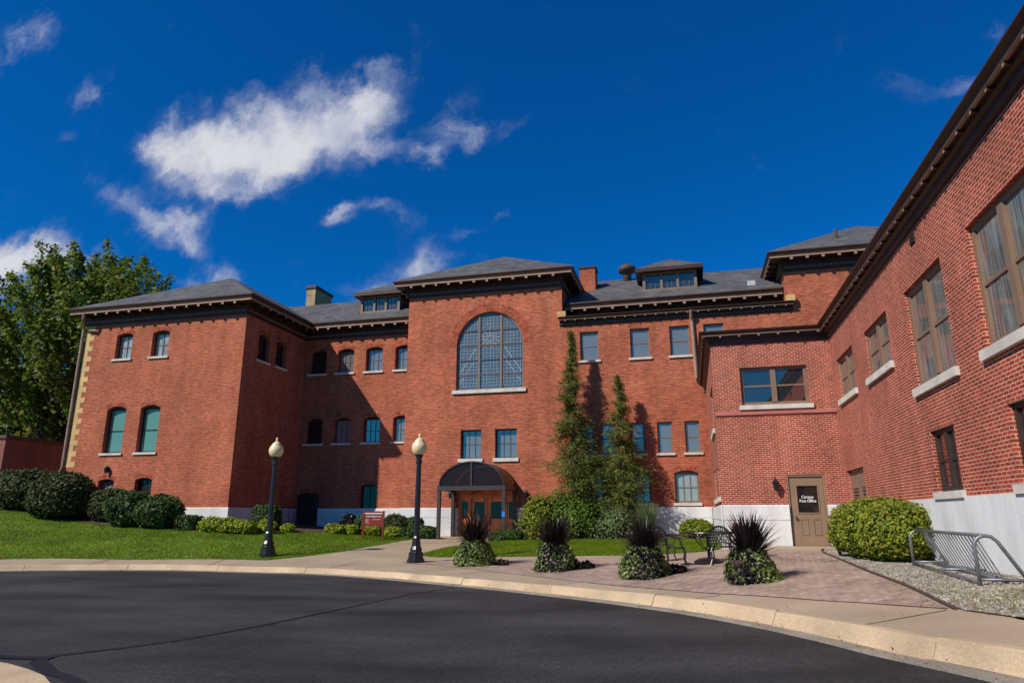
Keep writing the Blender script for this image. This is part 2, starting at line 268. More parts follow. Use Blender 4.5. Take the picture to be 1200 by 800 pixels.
# ------------------------------------------------------------------ helpers
ORG = {}
def tag(o, label=None, cat=None, group=None, kind=None):
    if label: o['label'] = label
    if cat: o['category'] = cat
    if group: o['group'] = group
    if kind: o['kind'] = kind
    return o
def thing(name, label, cat, loc=(0, 0, 0), group=None, rot=0, org=False):
    o = bpy.data.objects.new(name, None); COL.objects.link(o); o.empty_display_size = .3
    o.location = loc; o.rotation_euler = (0, 0, rot)
    if org: ORG[o.name] = Vector(loc)          # parts are given in world coordinates
    return tag(o, label, cat, group)
def link_mesh(me, name, mats, parent=None):
    for mm in (mats if isinstance(mats, (list, tuple)) else [mats]): me.materials.append(MATS[mm])
    o = bpy.data.objects.new(name, me); COL.objects.link(o)
    if parent is not None:
        o.parent = parent
        if parent.name in ORG: ORG[o.name] = ORG[parent.name]
    return o
class MB:
    def __init__(s): s.v = []; s.f = []; s.m = []
    def poly(s, pts, m=0):
        b = len(s.v); s.v += [tuple(p) for p in pts]; s.f.append(tuple(range(b, b + len(pts)))); s.m.append(m)
    def hexa(s, P, m=0):
        b = len(s.v); s.v += [tuple(p) for p in P]
        for f in ((0, 3, 2, 1), (4, 5, 6, 7), (0, 1, 5, 4), (1, 2, 6, 5), (2, 3, 7, 6), (3, 0, 4, 7)):
            s.f.append(tuple(b + i for i in f)); s.m.append(m)
    def box(s, x0, x1, y0, y1, z0, z1, m=0):
        s.hexa([(x0, y0, z0), (x1, y0, z0), (x1, y1, z0), (x0, y1, z0), (x0, y0, z1), (x1, y0, z1), (x1, y1, z1), (x0, y1, z1)], m)
    def pbox(s, P, u0, u1, w0, w1, z0, z1, m=0):
        s.hexa([P(u0, w0, z0), P(u1, w0, z0), P(u1, w1, z0), P(u0, w1, z0), P(u0, w0, z1), P(u1, w0, z1), P(u1, w1, z1), P(u0, w1, z1)], m)
    def tube(s, path, r, n=8, m=0):
        path = [Vector(p) for p in path]; rs = r if isinstance(r, (list, tuple)) else [r] * len(path)
        b = len(s.v); up = None
        for i, p in enumerate(path):
            t = (path[min(i + 1, len(path) - 1)] - path[max(i - 1, 0)]).normalized()
            if up is None: up = t.orthogonal().normalized()
            up = (up - t * up.dot(t)).normalized(); w = t.cross(up)
            for k in range(n):
                a = 2 * math.pi * k / n; s.v.append(tuple(p + (up * math.cos(a) + w * math.sin(a)) * rs[i]))
        for i in range(len(path) - 1):
            for k in range(n):
                s.f.append((b + i * n + k, b + i * n + (k + 1) % n, b + (i + 1) * n + (k + 1) % n, b + (i + 1) * n + k)); s.m.append(m)
        s.f.append(tuple(b + k for k in reversed(range(n)))); s.m.append(m)
        e = b + (len(path) - 1) * n; s.f.append(tuple(e + k for k in range(n))); s.m.append(m)
    def lathe(s, prof, c=(0, 0, 0), n=20, m=0, flute=0.):
        b = len(s.v)
        for r, z in prof:
            for k in range(n):
                a = 2 * math.pi * k / n; q = r * (1 - (flute if k % 2 else 0)); s.v.append((c[0] + q * math.cos(a), c[1] + q * math.sin(a), c[2] + z))
        for i in range(len(prof) - 1):
            for k in range(n):
                s.f.append((b + i * n + k, b + i * n + (k + 1) % n, b + (i + 1) * n + (k + 1) % n, b + (i + 1) * n + k)); s.m.append(m)
        s.f.append(tuple(b + k for k in reversed(range(n)))); s.m.append(m)
        e = b + (len(prof) - 1) * n; s.f.append(tuple(e + k for k in range(n))); s.m.append(m)
    def build(s, name, mats, parent=None, smooth=False, loc=None):
        off = Vector((0, 0, 0))
        if parent is not None and parent.name in ORG: off = ORG[parent.name]
        if parent is None and loc is not None: off = Vector(loc)
        me = bpy.data.meshes.new(name)
        me.from_pydata([(v[0] - off[0], v[1] - off[1], v[2] - off[2]) for v in s.v], [], s.f)
        me.polygons.foreach_set('material_index', s.m)
        if smooth: me.polygons.foreach_set('use_smooth', [True] * len(s.f))
        me.update()
        o = link_mesh(me, name, mats, parent)
        if parent is None and loc is not None: o.location = loc
        return o
def fast(name, V, F, mats, parent=None, mi=None, loc=None, smooth=False):
    V = np.asarray(V, dtype=np.float64); F = np.asarray(F, dtype=np.int32)
    off = np.zeros(3)
    if parent is not None and parent.name in ORG: off = np.array(ORG[parent.name])
    if parent is None and loc is not None: off = np.array(loc)
    V = V - off; me = bpy.data.meshes.new(name); k = F.shape[1]
    me.vertices.add(len(V)); me.vertices.foreach_set('co', V.ravel().astype(np.float32))
    me.loops.add(F.size); me.loops.foreach_set('vertex_index', F.ravel())
    me.polygons.add(len(F)); me.polygons.foreach_set('loop_start', np.arange(0, F.size, k, dtype=np.int32))
    if mi is not None: me.polygons.foreach_set('material_index', np.asarray(mi, dtype=np.int32))
    if smooth: me.polygons.foreach_set('use_smooth', np.ones(len(F), dtype=bool))
    me.update(calc_edges=True); me.validate()
    o = link_mesh(me, name, mats, parent)
    if parent is None and loc is not None: o.location = loc
    return o
def copy_tree(o, parent=None):
    c = o.copy(); COL.objects.link(c)
    if parent is not None: c.parent = parent; c.matrix_parent_inverse = o.matrix_parent_inverse
    for ch in list(o.children): copy_tree(ch, c)
    return c

# ------------------------------------------------------------------ terrain
def tps(pts, lam=.6):
    P = np.array(pts, dtype=float); n = len(P)
    U = lambda r: np.where(r > 0, r * r * np.log(r + 1e-9), 0)
    D = np.hypot(P[:, None, 0] - P[None, :, 0], P[:, None, 1] - P[None, :, 1])
    A = np.zeros((n + 3, n + 3)); A[:n, :n] = U(D) + np.eye(n) * lam; A[:n, n] = 1; A[:n, n + 1:] = P[:, :2]; A[n, :n] = 1; A[n + 1:, :n] = P[:, :2].T
    W = np.linalg.solve(A, np.r_[P[:, 2], 0, 0, 0])
    def f(x, y):
        x = np.atleast_1d(np.asarray(x, float)); y = np.atleast_1d(np.asarray(y, float))
        r = np.hypot(P[None, :, 0] - x[:, None], P[None, :, 1] - y[:, None])
        return U(r) @ W[:n] + W[n] + W[n + 1] * x + W[n + 2] * y
    return f
KT = [(-38, 3.5, .13), (-30, 9.8, .13), (-24, 14.0, .13), (-19.63, 16.52, .13), (-17.52, 17.43, .13), (-15.07, 18.05, .13), (-12.21, 18.07, .13), (-9.38, 17.81, .13), (-6.37, 16.47, .13), (-3.85, 14.98, .15), (-1.8, 13.35, .19), (-.24, 11.72, .25), (.87, 10.05, .32), (1.58, 8.44, .40), (1.85, 7.6, .44), (2.33, 6.31, .53), (2.75, 4.5, .58), (3.05, 2.3, .62), (3.25, -1, .64), (3.4, -6, .6)]
SB = [(-40, 5, .2), (-31.5, 11.8, .2), (-26, 15.7, .2), (-21.58, 18.12, .2), (-17.44, 18.95, .2), (-13.12, 19.84, .2), (-8.12, 19.85, .19), (-4.42, 17.23, .2), (-1.92, 14.27, .24), (-.54, 12.84, .3), (.76, 11.35, .38), (1.92, 10.1, .46), (2.62, 8.88, .54), (2.94, 7.8, .6), (3.3, 5.6, .66), (3.65, 3, .7), (3.85, -1, .7), (4.0, -6, .66)]
CP = KT + SB + [(2.78, 11.05, .61), (2.83, 14.47, .66), (2.97, 18.59, .71),
    (-29, 24, 1.69), (-25.5, 24, 1.31), (-21.7, 24, 1.06), (-19.6, 24, 1.0), (-17.6, 24, 1.0), (-16.2, 27.5, .95), (-15, 31, .86), (-10.5, 28.5, .64), (-8.9, 30, .68), (-5, 29.5, .75), (0, 29, .8),
    (2.1, 21.5, .73), (3.9, 21.4, .73), (-.5, 21.5, .5), (-36, 24, 1.9), (-36, 18, .5), (-30, 17, .35), (-8, 24, .36), (-4, 22, .36), (4.2, 15, .73), (4.2, 11, .73), (3.4, 10.1, .68), (3.75, 14, .69), (4.2, 18, .73), (4.2, 5, .73), (4.3, 0, .72), (-34, 30, 2.2), (-45, 30, 2.3), (-45, 15, .6)]
land_raw = tps(CP)
RP = [(x, y - .3, z - .11) for x, y, z in KT] + [(0, 0, 0), (-6, 6, 0), (-15, 9, 0), (-25, 5, 0), (-8, -8, 0), (0, -10, .1), (-22, -10, 0), (-32, 2, 0)]
road_raw = tps(RP)
def blend(z, x, y, far):
    d = np.hypot(np.asarray(x) + 12, np.asarray(y) - 18); w = np.clip((d - 38) / 30, 0, 1); w = w * w * (3 - 2 * w)
    return z * (1 - w) + far * w
def zl(x, y): return blend(land_raw(x, y), x, y, .6)
def zr(x, y): return blend(road_raw(x, y), x, y, 0.)
def z1(x, y): return float(zl(x, y)[0])
def catmull(P, step=.5):
    P = [np.array(p, float) for p in P]; Q = [P[0] * 2 - P[1]] + P + [P[-1] * 2 - P[-2]]; out = []
    for i in range(1, len(Q) - 2):
        n = max(2, int(np.linalg.norm(Q[i + 1] - Q[i]) / step))
        for k in range(n):
            t = k / n; a, b, c, d = Q[i - 1], Q[i], Q[i + 1], Q[i + 2]
            out.append(.5 * (2 * b + (c - a) * t + (2 * a - 5 * b + 4 * c - d) * t * t + (3 * b - 3 * c + d - a) * t ** 3))
    out.append(P[-1]); return out
KTs = catmull(KT, .5); SBs = catmull(SB, .6)
def inside(poly, x, y):
    x = np.asarray(x); y = np.asarray(y); r = np.zeros(x.shape, bool); n = len(poly)
    for i in range(n):
        xa, ya = poly[i][:2]; xb, yb = poly[(i + 1) % n][:2]
        if ya == yb: continue
        c = ((ya > y) != (yb > y)) & (x < (xb - xa) * (y - ya) / (yb - ya) + xa); r ^= c
    return r
def sheet(name, poly, zf, off, cell, mat, kind='structure', label=None):
    bm = bmesh.new(); pts = [Vector((p[0], p[1])) for p in poly]
    ov, _, of = delaunay_2d_cdt(pts, [], [list(range(len(pts)))], 1, 1e-4)[:3]
    vs = [bm.verts.new((p[0], p[1], 0)) for p in ov]
    for f in of:
        fc = bm.faces.new([vs[i] for i in f])
    bmesh.ops.triangulate(bm, faces=[f for f in bm.faces if len(f.verts) > 3]); bm.normal_update()
    xs = [p[0] for p in poly]; ys = [p[1] for p in poly]
    for ax, lo, hi in ((0, min(xs), max(xs)), (1, min(ys), max(ys))):
        k = math.ceil(lo / cell) * cell
        while k < hi:
            co = (k, 0, 0) if ax == 0 else (0, k, 0); no = (1, 0, 0) if ax == 0 else (0, 1, 0)
            bmesh.ops.bisect_plane(bm, geom=bm.verts[:] + bm.edges[:] + bm.faces[:], plane_co=co, plane_no=no, dist=1e-5); k += cell
    for fc in bm.faces:
        if fc.normal.z < 0: fc.normal_flip()
    V = np.array([v.co for v in bm.verts]); Z = zf(V[:, 0], V[:, 1]) + off
    for v, z in zip(bm.verts, Z): v.co.z = z
    me = bpy.data.meshes.new(name); bm.to_mesh(me); bm.free()
    me.polygons.foreach_set('use_smooth', [True] * len(me.polygons))
    o = link_mesh(me, name, mat); o['kind'] = kind
    if label: o['label'] = label
    return o
def offset_path(P, d):
    out = []
    for i in range(len(P)):
        a = P[max(i - 1, 0)]; b = P[min(i + 1, len(P) - 1)]; t = np.array(b[:2]) - np.array(a[:2]); t /= np.linalg.norm(t)
        out.append((P[i][0] + t[1] * d, P[i][1] - t[0] * d, P[i][2]))
    return out
road_edge = offset_path(KTs, .33)
road_poly = [(p[0], p[1]) for p in road_edge] + [(3.4, -40), (-70, -40), (-70, 2)]
kerb_in = offset_path(KTs, -.17)
land_poly = [(p[0], p[1]) for p in kerb_in] + [(16, -6), (16, 46), (-60, 46), (-60, 3)]

# ground to the horizon, a little below every paved or planted sheet
def ground():
    rr = np.concatenate([np.arange(0, 60, 1.5), np.geomspace(60, 1500, 22)]); na = 120; V = []; F = []
    for r in rr:
        for k in range(na): V.append((-12 + r * math.cos(2 * math.pi * k / na), 18 + r * math.sin(2 * math.pi * k / na)))
    V = np.array(V); z = np.where(inside(road_poly, V[:, 0], V[:, 1]) & (np.hypot(V[:, 0] + 12, V[:, 1] - 18) < 75), zr(V[:, 0], V[:, 1]), zl(V[:, 0], V[:, 1]))
    z = np.minimum(z, zl(V[:, 0], V[:, 1])) - .3
    for i in range(len(rr) - 1):
        for k in range(na): F.append((i * na + k, i * na + (k + 1) % na, (i + 1) * na + (k + 1) % na, (i + 1) * na + k)[::-1])
    o = fast('ground', np.c_[V, z], F, 'lawn_soil', smooth=True); o['kind'] = 'structure'
ground()
sheet('road', road_poly, zr, 0, 1.0, 'asphalt')
lawn_poly = land_poly
sheet('lawn', land_poly, zl, 0, .8, 'lawn_soil')
LE = [(-13.12, 19.84), (-12.71, 20.39), (-12.2, 21.3), (-11.81, 22.35), (-11.49, 24.35), (-11.28, 27.11), (-11.45, 29.95)]
isl = [(-8.85, 22.3), (-8.95, 22.9), (-8.91, 24.64), (-8.2, 26.59), (-7.3, 27.5), (-5.74, 27.83), (-2.62, 27.04), (-.5, 26.4), (.8, 25.5), (.82, 21.7), (.3, 21.15), (-1.5, 21.35), (-2.93, 21.75), (-5.68, 22.0), (-7.9, 21.8), (-8.5, 21.95)]
def smoothpoly(P, n=4):
    Q = [np.array(p) for p in P]
    for _ in range(2):
        out = []
        for i in range(len(Q)):
            a, b = Q[i], Q[(i + 1) % len(Q)]; out += [a * .75 + b * .25, a * .25 + b * .75]
        Q = out
    return [tuple(p) for p in Q]
isl = smoothpoly(isl)
sb_seg = [(p[0], p[1]) for p in SBs]
iA = min(range(len(sb_seg)), key=lambda i: math.dist(sb_seg[i], (-13.12, 19.84))); iB = min(range(len(sb_seg)), key=lambda i: math.dist(sb_seg[i], (2.94, 7.8)))
side_poly = [(p[0], p[1]) for p in offset_path(KTs, -.08)] + sb_seg[::-1]
sheet('sidewalk', side_poly, zl, .016, .8, 'concrete')
path_poly = LE + [(-7.2, 29.95), (-7.2, 28.0), (-7.0, 27.6), (-5.0, 27.0), (.8, 26), (.8, 21.45), (4.22, 21.45), (4.22, 19.2), (3.0, 18.7)] + [(2.85, 14.5), (2.8, 11.0)] + sb_seg[iA:iB + 1][::-1]
sheet('path', path_poly, zl, .012, .8, 'concrete')
sheet('lawn', isl, zl, .03, .8, 'lawn_soil')
brick_poly = [(-8.55, 20.05), (-7.9, 19.55), (-7.06, 19.3), (-4.27, 16.75), (-1.91, 14.3), (-.25, 12.6), (.98, 11.25), (1.95, 10.1), (2.66, 8.95), (2.75, 11.08), (2.8, 14.5), (2.93, 18.5), (2.3, 19.3), (.75, 19.4), (-2.66, 20.0), (-5.24, 20.4), (-7.6, 20.6), (-8.3, 20.5)]
sheet('brick_paving', brick_poly, zl, .024, .8, 'paving')
grav_poly = [(2.74, 8.75), (2.83, 11.08), (2.88, 14.5), (3.02, 18.6), (3.2, 19.4), (4.22, 19.4), (4.22, 4.5), (3.45, 5.5), (3.0, 7.75)]
sheet('gravel_bed', grav_poly, zl, .03, .5, 'gravel_bed')
bed1 = [(-31, 24.9), (-26, 24.3), (-20, 24.0), (-17.2, 24.0), (-16.2, 25.2), (-15.2, 27.1), (-14, 28.0), (-12.5, 28.2), (-11.3, 28.1), (-11.4, 29.95), (-12.9, 29.95), (-12.95, 30.95), (-19.1, 30.95), (-19.1, 25.85), (-31, 25.85)]
sheet('planting_bed', bed1, zl, .02, .8, 'soil')
bed2 = [(-7.1, 28.3), (-6.6, 27.9), (-5.6, 28.0), (-2.6, 27.3), (-.5, 26.7), (.8, 25.9), (.8, 29.95), (-7.1, 29.95)]
sheet('planting_bed', bed2, zl, .04, .8, 'soil')
sheet('kerb_island', [(-7.33, 6.45), (-6.83, 6.26), (-6.4, 6.06), (-6.0, 5.78), (-5.6, 5.3), (-5.3, 4.4), (-5.2, 3), (-7, 1), (-12, 1), (-14, 4), (-12, 6.4), (-9, 6.8)], zr, .012, .8, 'kerb_concrete')
def ribbon(mb, P, w, zf, off):
    P = catmull([(p[0], p[1], 0) for p in P], .25); n = len(P); ws = np.interp(np.linspace(0, 1, n), np.linspace(0, 1, len(w)), w)
    a = [];
    for i in range(n):
        t = P[min(i + 1, n - 1)][:2] - P[max(i - 1, 0)][:2]; t = t / np.linalg.norm(t); q = np.array((t[1], -t[0])) * ws[i] * (.5 + .16 * random.random())
        a.append((P[i][:2] + q, P[i][:2] - q))
    for i in range(n - 1):
        pts = [a[i][0], a[i + 1][0], a[i + 1][1], a[i][1]]; mb.poly([(p[0], p[1], float(zf(p[0], p[1])[0]) + off) for p in pts])
mb = MB()
ribbon(mb, [(-5.2, 15.2), (-5.69, 13.78), (-5.96, 11.4), (-6.2, 9.31), (-6.55, 8.01), (-6.93, 7.32), (-7.3, 6.8)], [.05, .06, .05, .07, .08, .12], zr, .006)
ribbon(mb, [(-7.2, 6.85), (-7.1, 6.62), (-6.9, 6.48), (-6.47, 6.2), (-5.84, 5.91), (-5.0, 5.0), (-4.6, 3.5)], [.1, .16, .12, .12, .14, .12], zr, .009)
ribbon(mb, [(-7.1, 6.78), (-7.7, 6.72), (-8.6, 6.9), (-10, 6.9)], [.14, .1, .08], zr, .012)
mb.build('tar_seam', 'tar')['kind'] = 'structure'
# kerb with gutter pan, cast in lengths
def kerb():
    mb = MB(); prof = [(-.17, -.25), (-.17, .0), (-.03, .004), (.0, -.015), (.05, -.085), (.08, -.102), (.34, -.094), (.34, -.3)]
    ls = [0]
    for i in range(1, len(KTs)): ls.append(ls[-1] + math.dist(KTs[i][:2], KTs[i - 1][:2]))
    L = ls[-1]; s = 0; K = np.array(KTs); piece = 2.9
    while s < L:
        e = min(s + piece - .014, L); t = np.linspace(s, e, 7); X = np.interp(t, ls, K[:, 0]); Y = np.interp(t, ls, K[:, 1]); Z = np.interp(t, ls, K[:, 2]); jz = random.uniform(-.006, .006)
        rows = []
        for i in range(7):
            h = .05; dx = np.interp(t[i] + h, ls, K[:, 0]) - np.interp(t[i] - h, ls, K[:, 0]); dy = np.interp(t[i] + h, ls, K[:, 1]) - np.interp(t[i] - h, ls, K[:, 1]); q = math.hypot(dx, dy)
            nx, ny = dy / q, -dx / q; zt = z1(X[i] - nx * .1, Y[i] - ny * .1) + .03; zb_ = float(zr(X[i] + nx * .2, Y[i] + ny * .2)[0]) + .110
            rows.append([(X[i] + nx * o, Y[i] + ny * o, (zt if z > -.05 or z < -.2 and o < 0 else zb_) + z + jz + random.uniform(-.003, .003)) for o, z in prof])
        for i in range(6):
            for k in range(len(prof) - 1): mb.poly([rows[i][k], rows[i + 1][k], rows[i + 1][k + 1], rows[i][k + 1]][::-1], 1 if k >= 5 else 0)
        mb.poly(rows[0]); mb.poly(rows[-1][::-1]); s += piece
    mb.build('kerb', ['kerb_concrete', 'gutter_concrete'])['kind'] = 'structure'
kerb()
mb = MB()
for k in range(6, len(KTs) - 4, 7):
    a = np.array(KTs[k][:2]); q = min(SBs, key=lambda p: math.dist(p[:2], a))[:2]; ribbon(mb, [tuple(a + (np.array(q) - a) * .1), tuple((a + q) / 2), tuple(q)], [.016, .016], zl, .021)
mb.build('sidewalk_joint', 'tar')['kind'] = 'structure'
def litter():
    V, F = [], []
    for k in range(520):
        i = random.randrange(30, len(KTs) - 2); p = KTs[i]; d_ = random.choice([random.gauss(.2, .06), random.gauss(.2, .08), random.uniform(-2.2, .4)]); t_ = np.array(KTs[i + 1][:2]) - np.array(p[:2]); t_ /= np.linalg.norm(t_)
        x = p[0] + t_[1] * d_ + random.uniform(-.3, .3) * t_[0]; y = p[1] - t_[0] * d_ + random.uniform(-.3, .3) * t_[1]; z = float(zr(x, y)[0]) + .03 if d_ > .08 else z1(x, y) + .045
        s_l = random.uniform(.008, .026); a = random.uniform(0, 6.283); b = len(V)
        for j in range(4): V.append((x + s_l * math.cos(a + j * 1.571) * (1 if j % 2 else .6), y + s_l * math.sin(a + j * 1.571) * (1 if j % 2 else .6), z + random.uniform(-.004, .008)))
        F.append((b, b + 1, b + 2, b + 3))
    o = fast('leaf_litter', V, F, 'dry_leaf'); o['kind'] = 'stuff'; o['label'] = 'dry leaf scraps along the kerb and sidewalk'
litter()
# steel edging between paving and gravel
mb = MB()
E_ = catmull([(2.70, 8.85, 0), (2.79, 11.06, 0), (2.84, 14.5, 0), (2.98, 18.6, 0), (3.15, 19.4, 0)], .5)
mb.tube([(p[0], p[1], z1(p[0], p[1]) + .03) for p in E_], .022, 6)
tag(mb.build('garden_edging', 'rust_metal', loc=(2.7, 8.85, .56)), 'thin rusty edging strip between the brick paving and the gravel bed', 'edging')

# ------------------------------------------------------------------ masonry helpers
def PY(c): return lambda u, w, z: (u, c - w, z)          # wall facing the street (-Y)
def PXn(c): return lambda u, w, z: (c - w, u, z)         # wall facing -X
def PXp(c): return lambda u, w, z: (c + w, u, z)         # wall facing +X
def archpts(u0, u1, zs, rise, n=12):
    W = (u1 - u0) / 2; r = (W * W + rise * rise) / (2 * rise); cu = (u0 + u1) / 2; cz = zs + rise - r; a = math.asin(min(1, W / r))
    if rise > W * .999: a = math.pi / 2
    return [(cu + r * math.sin(t), cz + r * math.cos(t)) for t in np.linspace(-a, a, n + 1)], (cu, cz, r, a)
def wall(mb, P, u0, u1, z0, z1_, ops=(), depth=.32, m=0):
    """ops: (u0,u1,z0,z1,rise)"""
    us = sorted({u0, u1, *[o[0] for o in ops], *[o[1] for o in ops]}); zs = sorted({z0, z1_, *[o[2] for o in ops], *[o[3] for o in ops]})
    us = [u for u in us if u0 <= u <= u1]; zs = [z for z in zs if z0 <= z <= z1_]
    for i in range(len(us) - 1):
        for j in range(len(zs) - 1):
            cu, cz = (us[i] + us[i + 1]) / 2, (zs[j] + zs[j + 1]) / 2
            if any(o[0] < cu < o[1] and o[2] < cz < o[3] for o in ops): continue
            mb.poly([P(us[i], 0, zs[j]), P(us[i + 1], 0, zs[j]), P(us[i + 1], 0, zs[j + 1]), P(us[i], 0, zs[j + 1])], m)
    for o in ops:
        a, b, c, d, rise = o
        loop = [(a, c), (b, c)]
        if rise:
            pts, _ = archpts(a, b, d - rise, rise, 14 if rise < .5 else 40); 
            for k in range(len(pts) - 1):
                (x, z), (x2, z2) = pts[k], pts[k + 1]; mb.poly([P(x, 0, z), P(x2, 0, z2), P(x2, 0, d), P(x, 0, d)], m)
            loop += pts[::-1]
        else: loop += [(b, d), (a, d)]
        n = len(loop)
        for k in range(n):
            (x, z), (x2, z2) = loop[k], loop[(k + 1) % n]
            if abs(x - x2) + abs(z - z2) > 1e-6: mb.poly([P(x, 0, z), P(x2, 0, z2), P(x2, -depth, z2), P(x, -depth, z)], m)
def sweep(mb, path, prof, mats, ztop, capz=True):
    n = len(path); nr = []
    for i in range(n - 1):
        d = Vector((path[i + 1][0] - path[i][0], path[i + 1][1] - path[i][1])).normalized(); nr.append(Vector((d.y, -d.x)))
    mit = []
    for i in range(n):
        if i == 0: mit.append(nr[0])
        elif i == n - 1: mit.append(nr[-1])
        else: mit.append((nr[i - 1] + nr[i]) / (1 + nr[i - 1].dot(nr[i])))
    rows = [[(path[i][0] + mit[i].x * o, path[i][1] + mit[i].y * o, ztop + z) for o, z in prof] for i in range(n)]
    for i in range(n - 1):
        for k in range(len(prof) - 1): mb.poly([rows[i][k], rows[i + 1][k], rows[i + 1][k + 1], rows[i][k + 1]], mats[k])
    mb.poly(rows[0], mats[0]); mb.poly(rows[-1][::-1], mats[0])
def along(path, spacing, inset, fn):
    for i in range(len(path) - 1):
        a = Vector(path[i]); b = Vector(path[i + 1]); L = (b - a).length; d = (b - a).normalized(); nr = Vector((d.y, -d.x)); m = max(1, int(round((L - 2 * inset) / spacing)))
        for k in range(m + 1): fn(a + d * (inset + (L - 2 * inset) * k / m), d, nr)
def cornice(parent, path, ztop, D=.6, s=1., sp=.63, dent=True, label=None):
    mb = MB()
    prof = [(0, -.01), (D + .05, 0), (D + .05, -.05 * s), (D, -.12 * s), (D - .02, -.19 * s), (D - .035, -.195 * s), (D - .035, -.275 * s), (D - .09, -.28 * s), (.14, -.28 * s), (.14, -.40 * s), (.07, -.44 * s), (.07, -.68 * s), (.03, -.70 * s), (.03, -.76 * s), (0, -.76 * s)]
    mats = [0, 0, 0, 0, 0, 1, 1, 0, 0, 0, 0, 0, 0, 0]
    sweep(mb, path, prof, mats, ztop)
    def brk(p, d, nr):
        h = .06 * s; a = p + nr * .1; b = p + nr * (D - .05); za, zb = ztop - .282 * s, ztop - .385 * s
        mb.hexa([(q.x, q.y, z) for z in (zb, za) for q in (a - d * h, a + d * h, b + d * h, b - d * h)], 0)  # bracket sides coloured dark to give the shade beneath the eave
        e = b + nr * .004; mb.poly([(e.x - d.x * h, e.y - d.y * h, zb), (e.x + d.x * h, e.y + d.y * h, zb), (e.x + d.x * h, e.y + d.y * h, za), (e.x - d.x * h, e.y - d.y * h, za)], 1)
    along(path, sp, .3, brk)
    if dent:
        def dn(p, d, nr):
            h = .03 * s; a = p + nr * .05; b = p + nr * .115; za, zb = ztop - .54 * s, ztop - .64 * s
            mb.hexa([(q.x, q.y, z) for z in (zb, za) for q in (a - d * h, a + d * h, b + d * h, b - d * h)], 2)
        along(path, .13, .1, dn)
    o = mb.build('cornice', ['dark_trim', 'tan_trim', 'brown_paint'], parent)
    if label: o['label'] = label
    return o
STY = {
 'grid': dict(fr='dark_frame', t=.05, cols=3, rows=2, mat='pane', mun='muntin'),
 'grid_soft': dict(fr='dark_frame', t=.05, cols=3, rows=2, mat='pane_soft', mun='muntin'),
 'curtain': dict(fr='dark_frame', t=.05, cols=2, rows=2, mat='pane_curtain', mun='muntin'),
 'teal': dict(fr='dark_frame', t=.07, cols=1, rows=2, mat='pane_teal', mun='dark_frame', bar=.05),
 'hung': dict(fr='brown_paint', t=.065, cols=1, rows=2, mat='pane_soft', mun='brown_paint', bar=.045),
 'light': dict(fr='brown_paint', t=.07, cols=3, rows=2, mat='pane_blind', mun='brown_paint', bar=.035),
 'pair': dict(fr='brown_paint', t=.09, cols=2, rows=2, mat='pane_blinds', mun='brown_paint', bar=.05, mull=.15),
 'darkpair': dict(fr='dark_frame', t=.08, cols=2, rows=2, mat='pane', mun='dark_frame', bar=.05, mull=.1),
 'dark': dict(fr='dark_frame', t=.05, cols=2, rows=2, mat='pane_dark', mun='dark_frame'),
 'louvre': dict(fr='brown_paint', t=.08, cols=2, rows=1, mat='pane_dark', mun='brown_paint', mull=.12),
}
